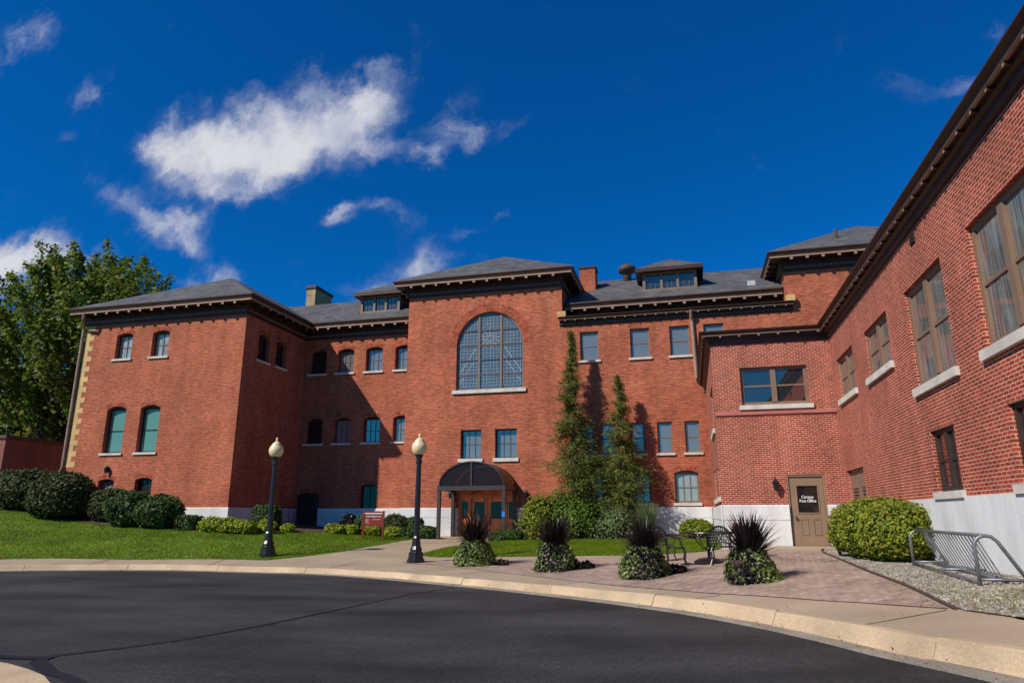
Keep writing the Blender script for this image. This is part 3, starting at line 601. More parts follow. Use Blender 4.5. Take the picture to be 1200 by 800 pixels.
def window(bld, P, u0, u1, z0, z1_, style, rise=0, sill=.07, depth=.27, ring=True, label=None):
    S = STY[style]; t = S['t']; bar = S.get('bar', .028); mb = MB(); a, b = -depth, -depth + .07
    mb.pbox(P, u0, u0 + t, a, b, z0, z1_ - rise); mb.pbox(P, u1 - t, u1, a, b, z0, z1_ - rise); mb.pbox(P, u0 + t, u1 - t, a, b, z0, z0 + t * 1.2)
    if rise:
        pts, _ = archpts(u0, u1, z1_ - rise, rise, 10)
        zi = z1_ - rise - t * .4
        for k in range(10):
            (x, z), (x2, z2) = pts[k], pts[k + 1]
            mb.hexa([P(x, a, zi), P(x2, a, zi), P(x2, b, zi), P(x, b, zi), P(x, a, z), P(x2, a, z2), P(x2, b, z2), P(x, b, z)])
        zt = zi
    else:
        mb.pbox(P, u0 + t, u1 - t, a, b, z1_ - t, z1_); zt = z1_ - t
    iu0, iu1, iz0 = u0 + t, u1 - t, z0 + t * 1.2
    for k in range(1, S['cols']):
        w = S.get('mull', bar) if S['cols'] == 2 else bar; x = iu0 + (iu1 - iu0) * k / S['cols']; mb.pbox(P, x - w / 2, x + w / 2, a, b - (.01 if 'mull' not in S else -.02), iz0, zt, 1)
    for k in range(1, S['rows']):
        z = iz0 + (zt - iz0) * k / S['rows']; mb.pbox(P, iu0, iu1, a, b - .016, z - bar / 2, z + bar / 2, 1)
    o = mb.build('window', [S['fr'], S['mun']], bld)
    if label: o['label'] = label
    mb = MB(); Q = [Vector(P(iu0, a + .03, iz0)), Vector(P(iu1, a + .03, iz0)), Vector(P(iu1, a + .03, zt)), Vector(P(iu0, a + .03, zt))]
    if (Q[1] - Q[0]).cross(Q[3] - Q[0]).dot(Vector(P(0, 1, 0)) - Vector(P(0, 0, 0))) < 0: Q.reverse()      # panes face outwards
    mb.poly(Q); mb.build('pane', S['mat'], o)
    if sill:
        mb = MB(); mb.pbox(P, u0 - .09, u1 + .09, -depth, .07, z0 - sill * 1.3, z0 + .004); mb.build('sill', 'stone_sill', o)
    if rise and ring:
        mb = MB(); _, (cu, cz, r, an) = archpts(u0, u1, z1_ - rise, rise)
        for row in range(2):
            ra = r + .006 + row * .1; rb = ra + .092; n = max(6, int(2 * an * ra / .072))
            for k in range(n):
                t0 = -an + 2 * an * (k + .06) / n; t1 = -an + 2 * an * (k + .94) / n
                q = lambda rr, tt, w: P(cu + rr * math.sin(tt), w, cz + rr * math.cos(tt))
                mb.hexa([q(ra, t0, -.02), q(ra, t1, -.02), q(ra, t1, .007), q(ra, t0, .007), q(rb, t0, -.02), q(rb, t1, -.02), q(rb, t1, .007), q(rb, t0, .007)])
        mb.build('arch', 'loose_brick', o)
    return o
def sconce(bld, P, u, z):
    mb = MB(); mb.pbox(P, u - .05, u + .05, 0, .03, z - .1, z + .14); mb.pbox(P, u - .015, u + .015, .03, .14, z + .08, z + .11)
    c = P(u, .14, z); mb.lathe([(.03, -.16), (.06, -.12), (.085, .06), (.11, .07), (.05, .15), (.012, .22)], c, 6); mb.build('wall_lantern', 'black_metal', bld)

# ------------------------------------------------------------------ main building
B = thing('brick_building', 'long three-storey red brick building with arched hall window and grey slate hip roofs', 'building', (-9, 31, .7), org=True)
TX, TY, MY, PV = -19.12, 25.9, 31.0, 30.0
EZ = 11.25
def bwall(P, u0, u1, z0, z1_, ops=(), label=None, mat='brick_main'):
    mb = MB(); wall(mb, P, u0, u1, z0, z1_, [(*o[:4], o[4] if len(o) > 4 else 0) for o in ops])
    o = mb.build('wall', mat, B)
    if label: o['label'] = label
    return o
# left tower
top = [(-26.15, -25.23, 8.76, 10.03, .12), (-24.11, -23.18, 8.76, 10.03, .12)]
mid = [(-26.09, -25.02, 4.34, 6.5, .15), (-24.23, -23.16, 4.34, 6.5, .15)]
bas = [(-26.02, -25.15, 2.1, 3.19, .1), (-24.02, -23.12, 2.1, 3.22, .1)]
bwall(PY(TY), -28, TX, .4, 10.7, top + mid + bas, 'sunlit front wall of the left wing with tan stone quoins')
for o in top: window(B, PY(TY), *o[:4], 'curtain', o[4], label='small arched window with white curtains')
for o in mid: window(B, PY(TY), *o[:4], 'teal', o[4], label='tall arched sash window with green blinds')
window(B, PY(TY), *bas[0][:4], 'light', .1, label='basement window in a tan frame'); window(B, PY(TY), *bas[1][:4], 'dark', .1)
tsd = [(26.96, 27.84, 8.6, 9.88, .12), (28.41, 29.28, 8.6, 9.88, .12)]
bwall(PXp(TX), TY, MY, .4, 10.7, tsd, 'shaded side wall of the left wing')
for o in tsd: window(B, PXp(TX), *o[:4], 'dark', o[4])
bwall(PXn(-28), TY, 40, .4, 10.7)
mb = MB()                                                   # quoins
for k in range(14):
    z = 3.75 + k * .5; w = .55
    mb.box(-28.012, -28 + .52, TY - .012, TY + .52, z, z + .245)
    mb.box(-28.010, -28 + .28, TY - .010, TY + .28, z + .25, z + .495)
mb.build('quoins', 'quoin_stone', B)
# recessed left front
lt = [(-18.80, -17.87), (-17.24, -16.32), (-15.65, -14.73), (-14.04, -13.12)]
ops = [(a, b, 8.66, 9.93, .12) for a, b in lt] + [(a + .04, b + .03, 5.08, 6.36, .12) for a, b in lt] + [(-19.0, -17.77, .75, 2.7, .18), (-15.6, -14.68, 1.83, 3.08, .1)]
bwall(PY(MY), TX, -12.95, .3, 10.7, ops, 'recessed wall left of the entrance bay')
for i, o in enumerate(ops[:8]): window(B, PY(MY), *o[:4], 'grid_soft' if i not in (0, 4) else 'dark', o[4])
window(B, PY(MY), *ops[9][:4], 'dark', .1)
mb = MB(); P = PY(MY); o = ops[8]
mb.pbox(P, o[0], o[0] + .09, -.2, -.1, o[2], o[3] - .05); mb.pbox(P, o[1] - .09, o[1], -.2, -.1, o[2], o[3] - .05); mb.pbox(P, o[0] + .09, o[1] - .09, -.19, -.14, o[2], o[3] - .02); mb.pbox(P, -18.41, -18.36, -.14, -.12, o[2], 2.5)
mb.build('side_door', 'dark_frame', B)['label'] = 'dark arched side door in the shade'
mb = MB(); _, (cu, cz, r, an) = archpts(o[0], o[1], o[3] - .18, .18)
for k in range(20):
    t0 = -an + 2 * an * (k + .06) / 20; t1 = -an + 2 * an * (k + .94) / 20; q = lambda rr, tt, w: P(cu + rr * math.sin(tt), w, cz + rr * math.cos(tt))
    mb.hexa([q(r, t0, -.02), q(r, t1, -.02), q(r, t1, .007), q(r, t0, .007), q(r + .2, t0, -.02), q(r + .2, t1, -.02), q(r + .2, t1, .007), q(r + .2, t0, .007)])
mb.build('door_arch', 'loose_brick', B)
# entrance bay
bwall(PXn(-12.95), PV, 39, .3, 12.15)
arch = (-10.43, -7.16, 7.26, 11.02, 1.634)
pw = [(-10.15, -9.16, 4.1, 5.42), (-8.5, -7.48, 4.1, 5.42)]
dr = (-10.2, -7.45, .62, 2.5)
bwall(PY(PV), -12.95, -5.3, .3, 12.15, [arch] + pw + [dr], 'front wall of the tall entrance bay with the great arched window')
for o in pw: window(B, PY(PV), *o, 'grid_soft', sill=.12)
P = PY(PV)
mb = MB(); pts, (cu, cz, r, an) = archpts(arch[0], arch[1], arch[3] - 1.634, 1.634, 40)
for k in range(40):
    t0 = -math.pi / 2 + math.pi * k / 40; t1 = t0 + math.pi / 40; q = lambda rr, tt, w: P(cu + rr * math.sin(tt), w, cz + rr * math.cos(tt))
    mb.hexa([q(r - .07, t0, -.18), q(r - .07, t1, -.18), q(r - .07, t1, -.1), q(r - .07, t0, -.1), q(r, t0, -.18), q(r, t1, -.18), q(r, t1, -.1), q(r, t0, -.1)])
mb.pbox(P, arch[0], arch[0] + .07, -.18, -.1, 7.26, cz); mb.pbox(P, arch[1] - .07, arch[1], -.18, -.1, 7.26, cz); mb.pbox(P, arch[0] + .07, arch[1] - .07, -.18, -.1, 7.26, 7.34)
for fx in (.337, .668):
    x = arch[0] + 3.27 * fx; h = cz + math.sqrt(r * r - (x - cu) ** 2) - .05; mb.pbox(P, x - .045, x + .045, -.17, -.08, 7.34, h)
for z in (8.0, 8.72, 9.42, 10.15):
    hw = (math.sqrt(max(0, r * r - (z - cz) ** 2)) if z > cz else r) - .06; mb.pbox(P, cu - hw, cu + hw, -.165, -.1, z - .02, z + .02, 1)
aw = mb.build('arched_window', ['brown_paint', 'muntin'], B); aw['label'] = 'great round-arched leaded window of the entrance bay'
mb = MB(); mb.poly([P(arch[0] + .05, -.15, 7.3), P(arch[1] - .05, -.15, 7.3)] + [P(cu + (x - cu) * .97, -.15, cz + (z - cz) * .97) for x, z in pts[::-1]]); mb.build('pane', 'pane_arch', aw)
mb = MB()
def inarch(x, z): return abs(x - cu) < r - .09 and (z < cz or math.hypot(x - cu, z - cz) < r - .09)
def bar(xa, za, xb, zb, w=.012):
    n = 24; run = []
    for k in range(n + 1):
        x, z = xa + (xb - xa) * k / n, za + (zb - za) * k / n
        if inarch(x, z) and z > 7.36: run.append((x, z))
        elif len(run) > 1: break
        else: run = []
    if len(run) < 2: return
    (x, z), (x2, z2) = run[0], run[-1]; l = math.hypot(x2 - x, z2 - z); px, pz = -(z2 - z) / l * w / 2, (x2 - x) / l * w / 2
    mb.hexa([P(x + px, -.15, z + pz), P(x - px, -.15, z - pz), P(x - px, -.135, z - pz), P(x + px, -.135, z + pz), P(x2 + px, -.15, z2 + pz), P(x2 - px, -.15, z2 - pz), P(x2 - px, -.135, z2 - pz), P(x2 + px, -.135, z2 + pz)])
for k in range(1, 20): bar(arch[0] + 3.27 * k / 20, 7.3, arch[0] + 3.27 * k / 20, 11.1)
for k in range(1, 24): bar(arch[0], 7.3 + k * .158, arch[1], 7.3 + k * .158)
for k in range(12):
    a = 2 * math.pi * k / 12 + .1; bar(cu + .1 * math.cos(a), 9.75 + .1 * math.sin(a), cu + .62 * math.cos(a), 9.75 + .5 * math.sin(a), .02)
for sx in (-1, 1): bar(cu + sx * .7, 9.3, cu + sx * 1.5, 8.1, .025); bar(cu + sx * .62, 8.9, cu + sx * 1.5, 7.6, .02)
mb.build('leading', 'lead_came', aw)
mb = MB(); mb.pbox(P, arch[0] - .16, arch[1] + .13, -.16, .09, 7.1, 7.265); mb.build('sill', 'stone_sill', aw)
mb = MB()
for row in range(4):
    ra = r + .008 + row * .105; rb = ra + .097; n = int(math.pi * ra / .075); w = .012 if row in (3,) else .007
    for k in range(n):
        t0 = -math.pi / 2 + math.pi * (k + .06) / n; t1 = -math.pi / 2 + math.pi * (k + .94) / n; q = lambda rr, tt, ww: P(cu + rr * math.sin(tt), ww, cz + rr * math.cos(tt))
        mb.hexa([q(ra, t0, -.02), q(ra, t1, -.02), q(ra, t1, w), q(ra, t0, w), q(rb, t0, -.02), q(rb, t1, -.02), q(rb, t1, w), q(rb, t0, w)])
mb.build('arch', 'loose_brick', aw)
# right of the bay: infill front, old wall behind it, right pavilion
bwall(PXp(-5.3), PV, 39, 8.5, 12.15, (), 'shaded upper side of the entrance bay')
rt = [(-4.5, -3.66), (-2.24, -1.39), (-.51, .34), (.95, 1.8)]
rm = [(-4.62, -4.0), (-3.66, -3.02), (-2.42, -1.8), (-1.26, -.64), (-.11, .5)]
rb_ = [(-4.6, -3.65), (-2.6, -1.64), (-.65, .32)]
ops = [(a, b, 8.37, 9.72, 0) for a, b in rt] + [(a, b, 4.16, 5.5, 0) for a, b in rm] + [(a, b, 2.1, 3.43, .12) for a, b in rb_]
bwall(PY(PV), -5.3, 4.45, .3, 10.1, ops, 'flat infill front right of the entrance bay')
for o in ops[:9]: window(B, PY(PV), *o[:4], 'hung', depth=.17)
for o in ops[9:]: window(B, PY(PV), *o[:4], 'light', o[4], sill=.09, depth=.2)
bwall(PY(MY), -5.3, 4.45, 9.9, 10.7)
bwall(PXn(4.45), PV, 39, 6.5, 12.0); bwall(PY(PV), 4.45, 12.6, 6, 12.0, (), 'upper front of the right pavilion'); bwall(PXp(12.6), PV, 39, .6, 12.0)
bwall(PY(38.9), -28, 12.6, .6, 10.7)
mb = MB(); mb.box(-5.3, 4.45, PV + .01, MY, 10.08, 10.12); mb.build('ledge_roof', 'roofing', B)
cornice(B, [(-28, 39), (-28, TY), (TX, TY), (TX, MY), (-12.97, MY)], EZ)
cornice(B, [(-12.95, 38.5), (-12.95, PV), (-5.3, PV), (-5.3, 38.5)], 12.75)
cornice(B, [(-5.25, MY), (4.4, MY)], EZ)
cornice(B, [(4.45, 38.5), (4.45, PV), (12.6, PV), (12.6, 38.5)], 12.57)
cornice(B, [(-5.42, PV), (4.68, PV)], 10.42, D=.3, s=.5, sp=.45, label='slim brown cornice over the infill front')
mb = MB(); mb.box(-5.5, -5.1, PV - .26, PV + .02, 10.43, 10.7); mb.box(4.42, 4.78, PV - .26, PV + .02, 10.43, 10.7); mb.build('end_stones', 'quoin_stone', B)
# white base course
mb = MB(); BZ = 1.93
def base(P, u0, u1, z0=.1):
    mb.pbox(P, u0, u1, 0, .035, z0, BZ - .42); mb.pbox(P, u0, u1, 0, .047, BZ - .42, BZ - .03); mb.hexa([P(u0, 0, BZ - .03), P(u1, 0, BZ - .03), P(u1, .047, BZ - .03), P(u0, .047, BZ - .03), P(u0, 0, BZ), P(u1, 0, BZ), P(u1, .03, BZ), P(u0, .03, BZ)])
base(PY(TY), -28.05, TX + .06); base(PXp(TX), TY, MY - .07)
base(PY(MY), TX + .065, -19.0); base(PY(MY), -17.77, -15.6); base(PY(MY), -15.6, -14.68) ; base(PY(MY), -14.68, -12.97)
base(PY(PV), -12.95, -10.2); base(PY(PV), -7.45, .84)
mb.build('base_course', 'white_base', B)
# downpipes
mb = MB(); mb.tube([(-27.7, 25.33, 11.0), (-27.75, 25.35, 10.75), (-28.09, 25.8, 10.35), (-28.09, 25.83, 3.75), (-28.2, 25.83, 3.45), (-28.75, 25.8, 3.3)], .07, 8); mb.build('downspout', 'tan_trim', B)
mb = MB(); mb.tube([(.46, 29.68, 10.3), (.47, 29.9, 9.9), (.49, 29.92, 9.6), (.52, 29.92, 7.3)], .075, 8); mb.build('downspout', 'tan_trim', B)
# roofs
def roof(pts_faces, name='roof', mat='slate', label=None):
    mb = MB()
    for f in pts_faces: mb.poly(f)
    o = mb.build(name, mat, B)
    if label: o['label'] = label
    return o
s_ = .57
def hip(x0, x1, y0, ez, back=42):
    c = (x0 + x1) / 2; h = (x1 - x0) / 2; az = ez + s_ * h; ay = y0 + h
    return [[(x0, y0, ez), (x1, y0, ez), (c, ay, az)], [(x1, y0, ez), (x1, back, ez), (c, back, az), (c, ay, az)], [(x0, back, ez), (x0, y0, ez), (c, ay, az), (c, back, az)]]
roof(hip(-28.65, TX + .65, TY - .65, EZ), label='hip roof of the left wing')
roof(hip(-13.6, -4.65, PV - .65, 12.75), label='hip roof of the entrance bay')
roof(hip(3.8, 13.25, PV - .65, 12.57), label='hip roof of the right pavilion')
RZ = EZ + .55 * 4.85
roof([[(-18.47, 30.35, EZ), (12, 30.35, EZ), (12, 35.2, RZ), (-23.5, 35.2, RZ)], [(-23.5, 35.2, RZ), (12, 35.2, RZ), (12, 40, EZ), (-28, 40, EZ)]], label='long main roof between the bays')
def dormer(x0, x1, yf):
    zb = EZ + .55 * (yf - 30.35) - .05; zt = zb + .93; P = PY(yf); mb = MB()
    n = 3; w = (x1 - x0 - .16) / n
    mb.pbox(P, x0, x0 + .13, -.12, 0, zb, zt, 0); mb.pbox(P, x1 - .13, x1, -.12, 0, zb, zt, 0)
    xs = np.linspace(x0 + .13, x1 - .13, 4)
    for x in xs[1:3]: mb.pbox(P, x - .06, x + .06, -.12, 0, zb, zt, 0)
    mb.pbox(P, x0 + .13, x1 - .13, -.12, -.002, zb, zb + .13, 0); mb.pbox(P, x0 + .13, x1 - .13, -.12, -.002, zt - .07, zt, 0)
    for x in (x0 + .001, x1 - .001): mb.poly([(x, yf + .001, zb), (x, yf + .001, zt), (x, yf + 2.2, zt), (x, yf + 2.2, zb)], 1)
    d = mb.build('dormer', ['brown_paint', 'dark_trim'], B)
    for i in range(3):
        a, b = xs[i] + (.06 if i else 0), xs[i + 1] - (.06 if i < 2 else 0); mb = MB()
        mb.pbox(P, a, b, -.1, -.09, zb + .13, zt - .07, 1)
        for k in (1, 2): mb.pbox(P, a + (b - a) * k / 3 - .012, a + (b - a) * k / 3 + .012, -.09, -.06, zb + .13, zt - .07)
        zm = (zb + zt) / 2 + .03; mb.pbox(P, a, b, -.09, -.066, zm - .012, zm + .012); mb.build('dormer_window', ['muntin', 'pane'], d)
    c = (x0 + x1) / 2; o = .33; h = (x1 - x0) / 2 + o; az = zt + .16 + .6 * h; e = zt + .16
    mb = MB(); mb.poly([(x0 - o, yf - o, e), (x1 + o, yf - o, e), (c, yf - o + h, az)]); mb.poly([(x1 + o, yf - o, e), (x1 + o, yf + 4, e), (c, yf + 4, az), (c, yf - o + h, az)]); mb.poly([(x0 - o, yf + 4, e), (x0 - o, yf - o, e), (c, yf - o + h, az), (c, yf + 4, az)])
    mb.box(x0 - o + .01, x1 + o - .01, yf - o + .01, yf + 3.2, e - .16, e - .004, 1)
    mb.build('dormer_roof', ['slate', 'dark_trim'], d)
dormer(-16.5, -14.25, 31.75); dormer(-1.66, .87, 31.75)
mb = MB(); mb.box(-22.2, -21.6, 35.6, 37.6, 12.5, 15.15); mb.box(-22.27, -21.53, 35.53, 37.67, 15.15, 15.32, 1); mb.build('chimney', ['brick_tan', 'dark_trim'], B)['label'] = 'tan brick chimney on the ridge'
mb = MB(); mb.box(-4.88, -4.08, 33, 33.9, 11.5, 13.9); mb.box(-4.93, -4.03, 32.95, 33.95, 13.9, 14.0, 1); mb.build('chimney', ['brick_main', 'dark_trim'], B)['label'] = 'red brick chimney beside the entrance bay'
mb = MB(); mb.lathe([(.22, 12.9), (.22, 13.75), (.24, 13.8), (.44, 13.82), (.46, 14.05), (.3, 14.2), (.05, 14.25)], (-2.6, 34.8, .33), 18); mb.build('roof_vent', 'rust_metal', B, smooth=True)
mb = MB(); mb.tube([(6.95, 31.2, 12.9), (7.0, 31.2, 14.05)], .075, 8); mb.build('vent_pipe', 'rust_metal', B)
mb = MB(); mb.box(3.05, 3.4, 31.2, 31.24, 11.72, 11.95); mb.build('roof_flashing', 'vent_metal', B)
# entrance doors
ent = MB(); P = PY(PV - .0)
def leaf(u0, u1, gu0, gu1, gz0, gz1, z0, z1_, w=-.16):
    m = MB(); m.pbox(P, u0, gu0, w, w + .05, z0, z1_); m.pbox(P, gu1, u1, w, w + .05, z0, z1_); m.pbox(P, gu0, gu1, w, w + .05, z0, gz0); m.pbox(P, gu0, gu1, w, w + .05, gz1, z1_)
    n = 3
    for k in range(n):
        a = gu0 + (gu1 - gu0) * k / n + .02; b = gu0 + (gu1 - gu0) * (k + 1) / n - .02; m.pbox(P, a, b, w + .05, w + .064, z0 + .12, gz0 - .1)
    return m, (gu0, gu1, w + .015, gz0, gz1)
fr = MB()
for a, b in ((-10.2, -10.12), (-9.72, -9.62), (-8.06, -7.96), (-7.53, -7.45)): fr.pbox(P, a, b, -.19, -.06, .62, 2.5)
fr.pbox(P, -10.12, -7.53, -.19, -.065, 2.38, 2.5); fr.pbox(P, -10.2, -7.45, -.2, .3, .55, .66, 1)
fo = fr.build('door_frame', ['oak', 'concrete'], B)
for (u0, u1, g0, g1, nm) in ((-10.12, -9.72, -10.06, -9.78, 'sidelight'), (-9.62, -8.85, -9.48, -8.99, 'entrance_door'), (-8.83, -8.06, -8.70, -8.2, 'entrance_door'), (-7.96, -7.53, -7.88, -7.61, 'sidelight')):
    m, g = leaf(u0, u1, g0, g1, 1.45, 2.2, .66, 2.38); d = m.build(nm, 'oak', B)
    q = MB(); q.poly([P(g[0], g[2], g[3]), P(g[1], g[2], g[3]), P(g[1], g[2], g[4]), P(g[0], g[2], g[4])]); q.build('pane', 'pane_dark', d)
    if nm == 'entrance_door':
        x = u1 - .1 if u0 < -9 else u0 + .1
        q = MB(); q.tube([P(x, -.11, 1.2), P(x, -.06, 1.22), P(x, -.06, 1.55), P(x, -.11, 1.57)], .014, 6); q.build('door_handle', 'black_metal', d)
sconce(B, PY(PV), -7.05, 2.5); sconce(B, PY(PV), -10.55, 2.5); sconce(B, PY(TY), -25.55, 3.6)
mb = MB(); mb.box(.0, .1, PV - .18, PV - .06, 1.3, 1.52); mb.tube([(.05, PV - .1, 1.3), (.05, PV - .1, .8)], .02, 6); mb.build('gas_meter', 'vent_metal', B)
mb = MB(); mb.tube([(.8, PV - .05, .8), (.8, PV - .05, 1.9)], .02, 6); mb.build('conduit', 'dark_frame', B)

# ------------------------------------------------------------------ post office wing
Wg = thing('brick_wing', 'two-storey red brick wing with white base and brown Campus Post Office door', 'building', (4.25, 21.5, .7), org=True)
XW, PO, PL = 4.25, 21.5, .85
def wwall(P, u0, u1, z0, z1_, ops=(), label=None):
    mb = MB(); wall(mb, P, u0, u1, z0, z1_, [(*o[:4], o[4] if len(o) > 4 else 0) for o in ops]); o = mb.build('wall', 'brick_wing', Wg)
    if label: o['label'] = label
pwin = (1.65, 3.55, 4.78, 5.95); pdoor = (2.69, 3.71, .74, 2.73)
wwall(PY(PO), PL, XW, .3, 6.85, [pwin, pdoor], 'wall around the Campus Post Office door')
STY['pair_clear'] = dict(STY['pair'], mat='pane')
window(Wg, PY(PO), *pwin, 'pair_clear', sill=.1, depth=.16)
sw = [(22.7, 25.0, 4.25, 5.7), (21.95, 22.9, 2.12, 3.0), (23.4, 24.5, 2.12, 3.1), (25.2, 26.6, 2.12, 3.15)]
wwall(PXn(PL), PO, PV, .3, 6.85, sw, 'narrow sunlit return wall of the post office wing')
window(Wg, PXn(PL), *sw[0], 'pair', sill=.1)
for o in sw[1:]: window(Wg, PXn(PL), *o, 'louvre', sill=.1)
rw = [(18.8, 20.78, 4.72, 5.86), (15.5, 17.5, 4.70, 5.82), (12.15, 14.2, 3.87, 5.76), (8.93, 10.98, 3.87, 5.76), (5.7, 7.75, 3.87, 5.76), (12.7, 13.9, 1.96, 3.04), (9.45, 10.65, 1.96, 3.04), (6.2, 7.4, 1.96, 3.04), (19.2, 21.2, .74, 2.78)]
wwall(PXn(XW), 4, PO, .3, 6.85, rw, 'long side wall receding along the bike rack')
for i, o in enumerate(rw[:8]): window(Wg, PXn(XW), *o, 'pair' if i < 5 else 'darkpair', sill=.11 if i < 5 else .09, depth=.14)
o = rw[8]; P = PXn(XW); mb = MB(); mb.pbox(P, o[0], o[1], -.14, -.1, o[2], o[3]); mb.pbox(P, 20.15, 20.25, -.1, -.085, o[2], o[3]); 
for a, b in ((19.4, 19.95), (20.45, 21.0)):
    mb.pbox(P, a, b, -.1, -.094, 1.5, 2.3, 1)
    for k in range(9): mb.pbox(P, a, b, -.094, -.07, 1.52 + k * .087, 1.55 + k * .087)
mb.build('louvre_door', ['brown_paint', 'dark_frame'], Wg)
wwall(PY(4), XW, 13, .3, 6.85); 
mb = MB(); mb.poly([(PL, PO, 6.86), (PL, PV - .01, 6.86), (13, PV - .01, 6.86), (13, PO, 6.86)]); mb.poly([(XW, 4, 6.86), (XW, PO, 6.86), (13, PO, 6.86), (13, 4, 6.86)]); mb.build('roof', 'roofing', Wg)
cornice(Wg, [(PL, PV - .3), (PL, PO), (XW, PO), (XW, 4), (13, 4)], 7.08, D=.28, s=.52, sp=.52, dent=False)
mb = MB(); sweep(mb, [(PL, PO), (XW, PO)], [(.0, 0), (.05, -.01), (.05, -.1), (0, -.12)], [0, 0, 0], 4.6); mb.build('string_band', 'pink_band', Wg)
mb = MB(); BZ = 1.88
base(PXn(PL), PO - .061, PV - .07); base(PY(PO), PL - .0, 2.69); base(PY(PO), 3.71, XW - .07); mb.pbox(PXn(XW), 4, 19.2, 0, .035, .1, BZ - .02); mb.pbox(PXn(XW), 21.2, PO, 0, .035, .1, BZ - .02)
mb.build('base_course', 'white_base', Wg)
P = PY(PO); mb = MB()
u0, u1, z0, z1_ = pdoor; W_ = u1 - u0
g0, g1, gz0, gz1 = u0 + .25 * W_, u0 + .79 * W_, 1.66, 2.41
mb.pbox(P, u0, u0 + .05, -.14, -.02, z0, z1_); mb.pbox(P, u1 - .05, u1, -.14, -.02, z0, z1_); mb.pbox(P, u0 + .05, u1 - .05, -.14, -.02, z1_ - .06, z1_)
m2 = MB(); A0, A1 = u0 + .056, u1 - .056
m2.pbox(P, A0, g0, -.12, -.06, z0 + .01, z1_ - .067); m2.pbox(P, g1, A1, -.12, -.06, z0 + .01, z1_ - .067); m2.pbox(P, g0, g1, -.12, -.06, z0 + .01, gz0); m2.pbox(P, g0, g1, -.12, -.06, gz1, z1_ - .067)
for a, b in ((.27, .47), (.6, .8)):
    xa, xb = u0 + a * W_, u0 + b * W_
    for (p, q, r1, r2) in ((xa, xb, 1.04, 1.065), (xa, xb, 1.47, 1.495), (xa, xa + .022, 1.065, 1.47), (xb - .022, xb, 1.065, 1.47)): m2.pbox(P, p, q, -.06, -.045, r1, r2)
for (p, q, r1, r2) in ((g0 - .03, g1 + .03, gz0 - .03, gz0), (g0 - .03, g1 + .03, gz1, gz1 + .03), (g0 - .03, g0, gz0, gz1), (g1, g1 + .03, gz0, gz1)): m2.pbox(P, p, q, -.06, -.045, r1, r2)
mb.build('door_frame', 'door_paint', Wg); pd = m2.build('post_office_door', 'door_paint', Wg)
mb = MB(); mb.poly([P(g0, -.09, gz0), P(g1, -.09, gz0), P(g1, -.09, gz1), P(g0, -.09, gz1)]); mb.build('pane', 'pane_dark', pd)
mb = MB(); mb.tube([P(A0 + .09, -.06, 1.55), P(A0 + .09, 0, 1.55)], .02, 8); mb.lathe([(.03, -.03), (.035, 0), (.03, .03)], P(A0 + .09, .01, 1.55), 10); mb.build('door_knob', 'galvanised', pd)
def text(body, size, P, u, w, z, mat, parent, name='lettering', width=None, flip=False):
    cu_ = bpy.data.curves.new(name, 'FONT'); cu_.body = body; cu_.size = size; cu_.align_x = 'CENTER'; cu_.align_y = 'CENTER'; cu_.space_line = .95; cu_.offset = size * .012
    to = bpy.data.objects.new(name, cu_); COL.objects.link(to)
    me = bpy.data.meshes.new_from_object(to.evaluated_get(bpy.context.evaluated_depsgraph_get())); bpy.data.objects.remove(to)
    V = [v.co.copy() for v in me.vertices]; sx = 1
    if width: sx = width / (max(v.x for v in V) - min(v.x for v in V))
    off = ORG.get(parent.name, Vector((0, 0, 0))) if parent else Vector((0, 0, 0))
    for v, c in zip(me.vertices, V): v.co = Vector(P(u + c.x * sx, w, z + c.y)) - off
    me.materials.clear(); return link_mesh(me, name, mat, parent)
text('Campus\nPost Office', .115, P, (g0 + g1) / 2, -.086, 2.04, 'letter_white', pd, width=.44)
sconce(Wg, PY(PO), 2.37, 2.42)
mb = MB(); P = PXn(XW); mb.pbox(P, 13.1, 13.35, 0, .02, 6.42, 6.62)
for k in range(4): mb.pbox(P, 13.12, 13.33, .02, .035, 6.44 + k * .045, 6.465 + k * .045)
mb.build('wall_vent', 'dark_frame', Wg)

# ------------------------------------------------------------------ low building at far left
LB = thing('low_building', 'low flat-roofed brick building behind the shrubs at far left', 'building', (-34, 28, 2.2), org=True)
mb = MB(); mb.box(-46, -34, 27.7, 42, 1.2, 5.45); mb.build('wall', 'brick_low', LB)
mb = MB(); mb.box(-46.08, -33.92, 27.62, 42.08, 5.45, 5.62); mb.build('coping', 'rust_metal', LB)
for x, y, lb in ((-32.9, 27.6, 'small white gooseneck vent behind the shrubs, nearer the low brick building'), (-31.1, 26.9, 'small white vent cap behind the shrubs, nearer the quoined wall corner')):
    t = thing('ground_vent', lb, 'vent', (x, y, z1(x, y)), 'vents behind the shrubs')
    mb = MB(); mb.lathe([(.1, 0), (.1, 1.3)], n=14); mb.build('vent_pipe', 'vent_metal', t, True)
    mb = MB(); mb.lathe([(.15, 1.28), (.2, 1.3), (.21, 1.48), (.18, 1.58), (.05, 1.6)], n=16); mb.build('vent_cap', 'vent_metal', t, True)

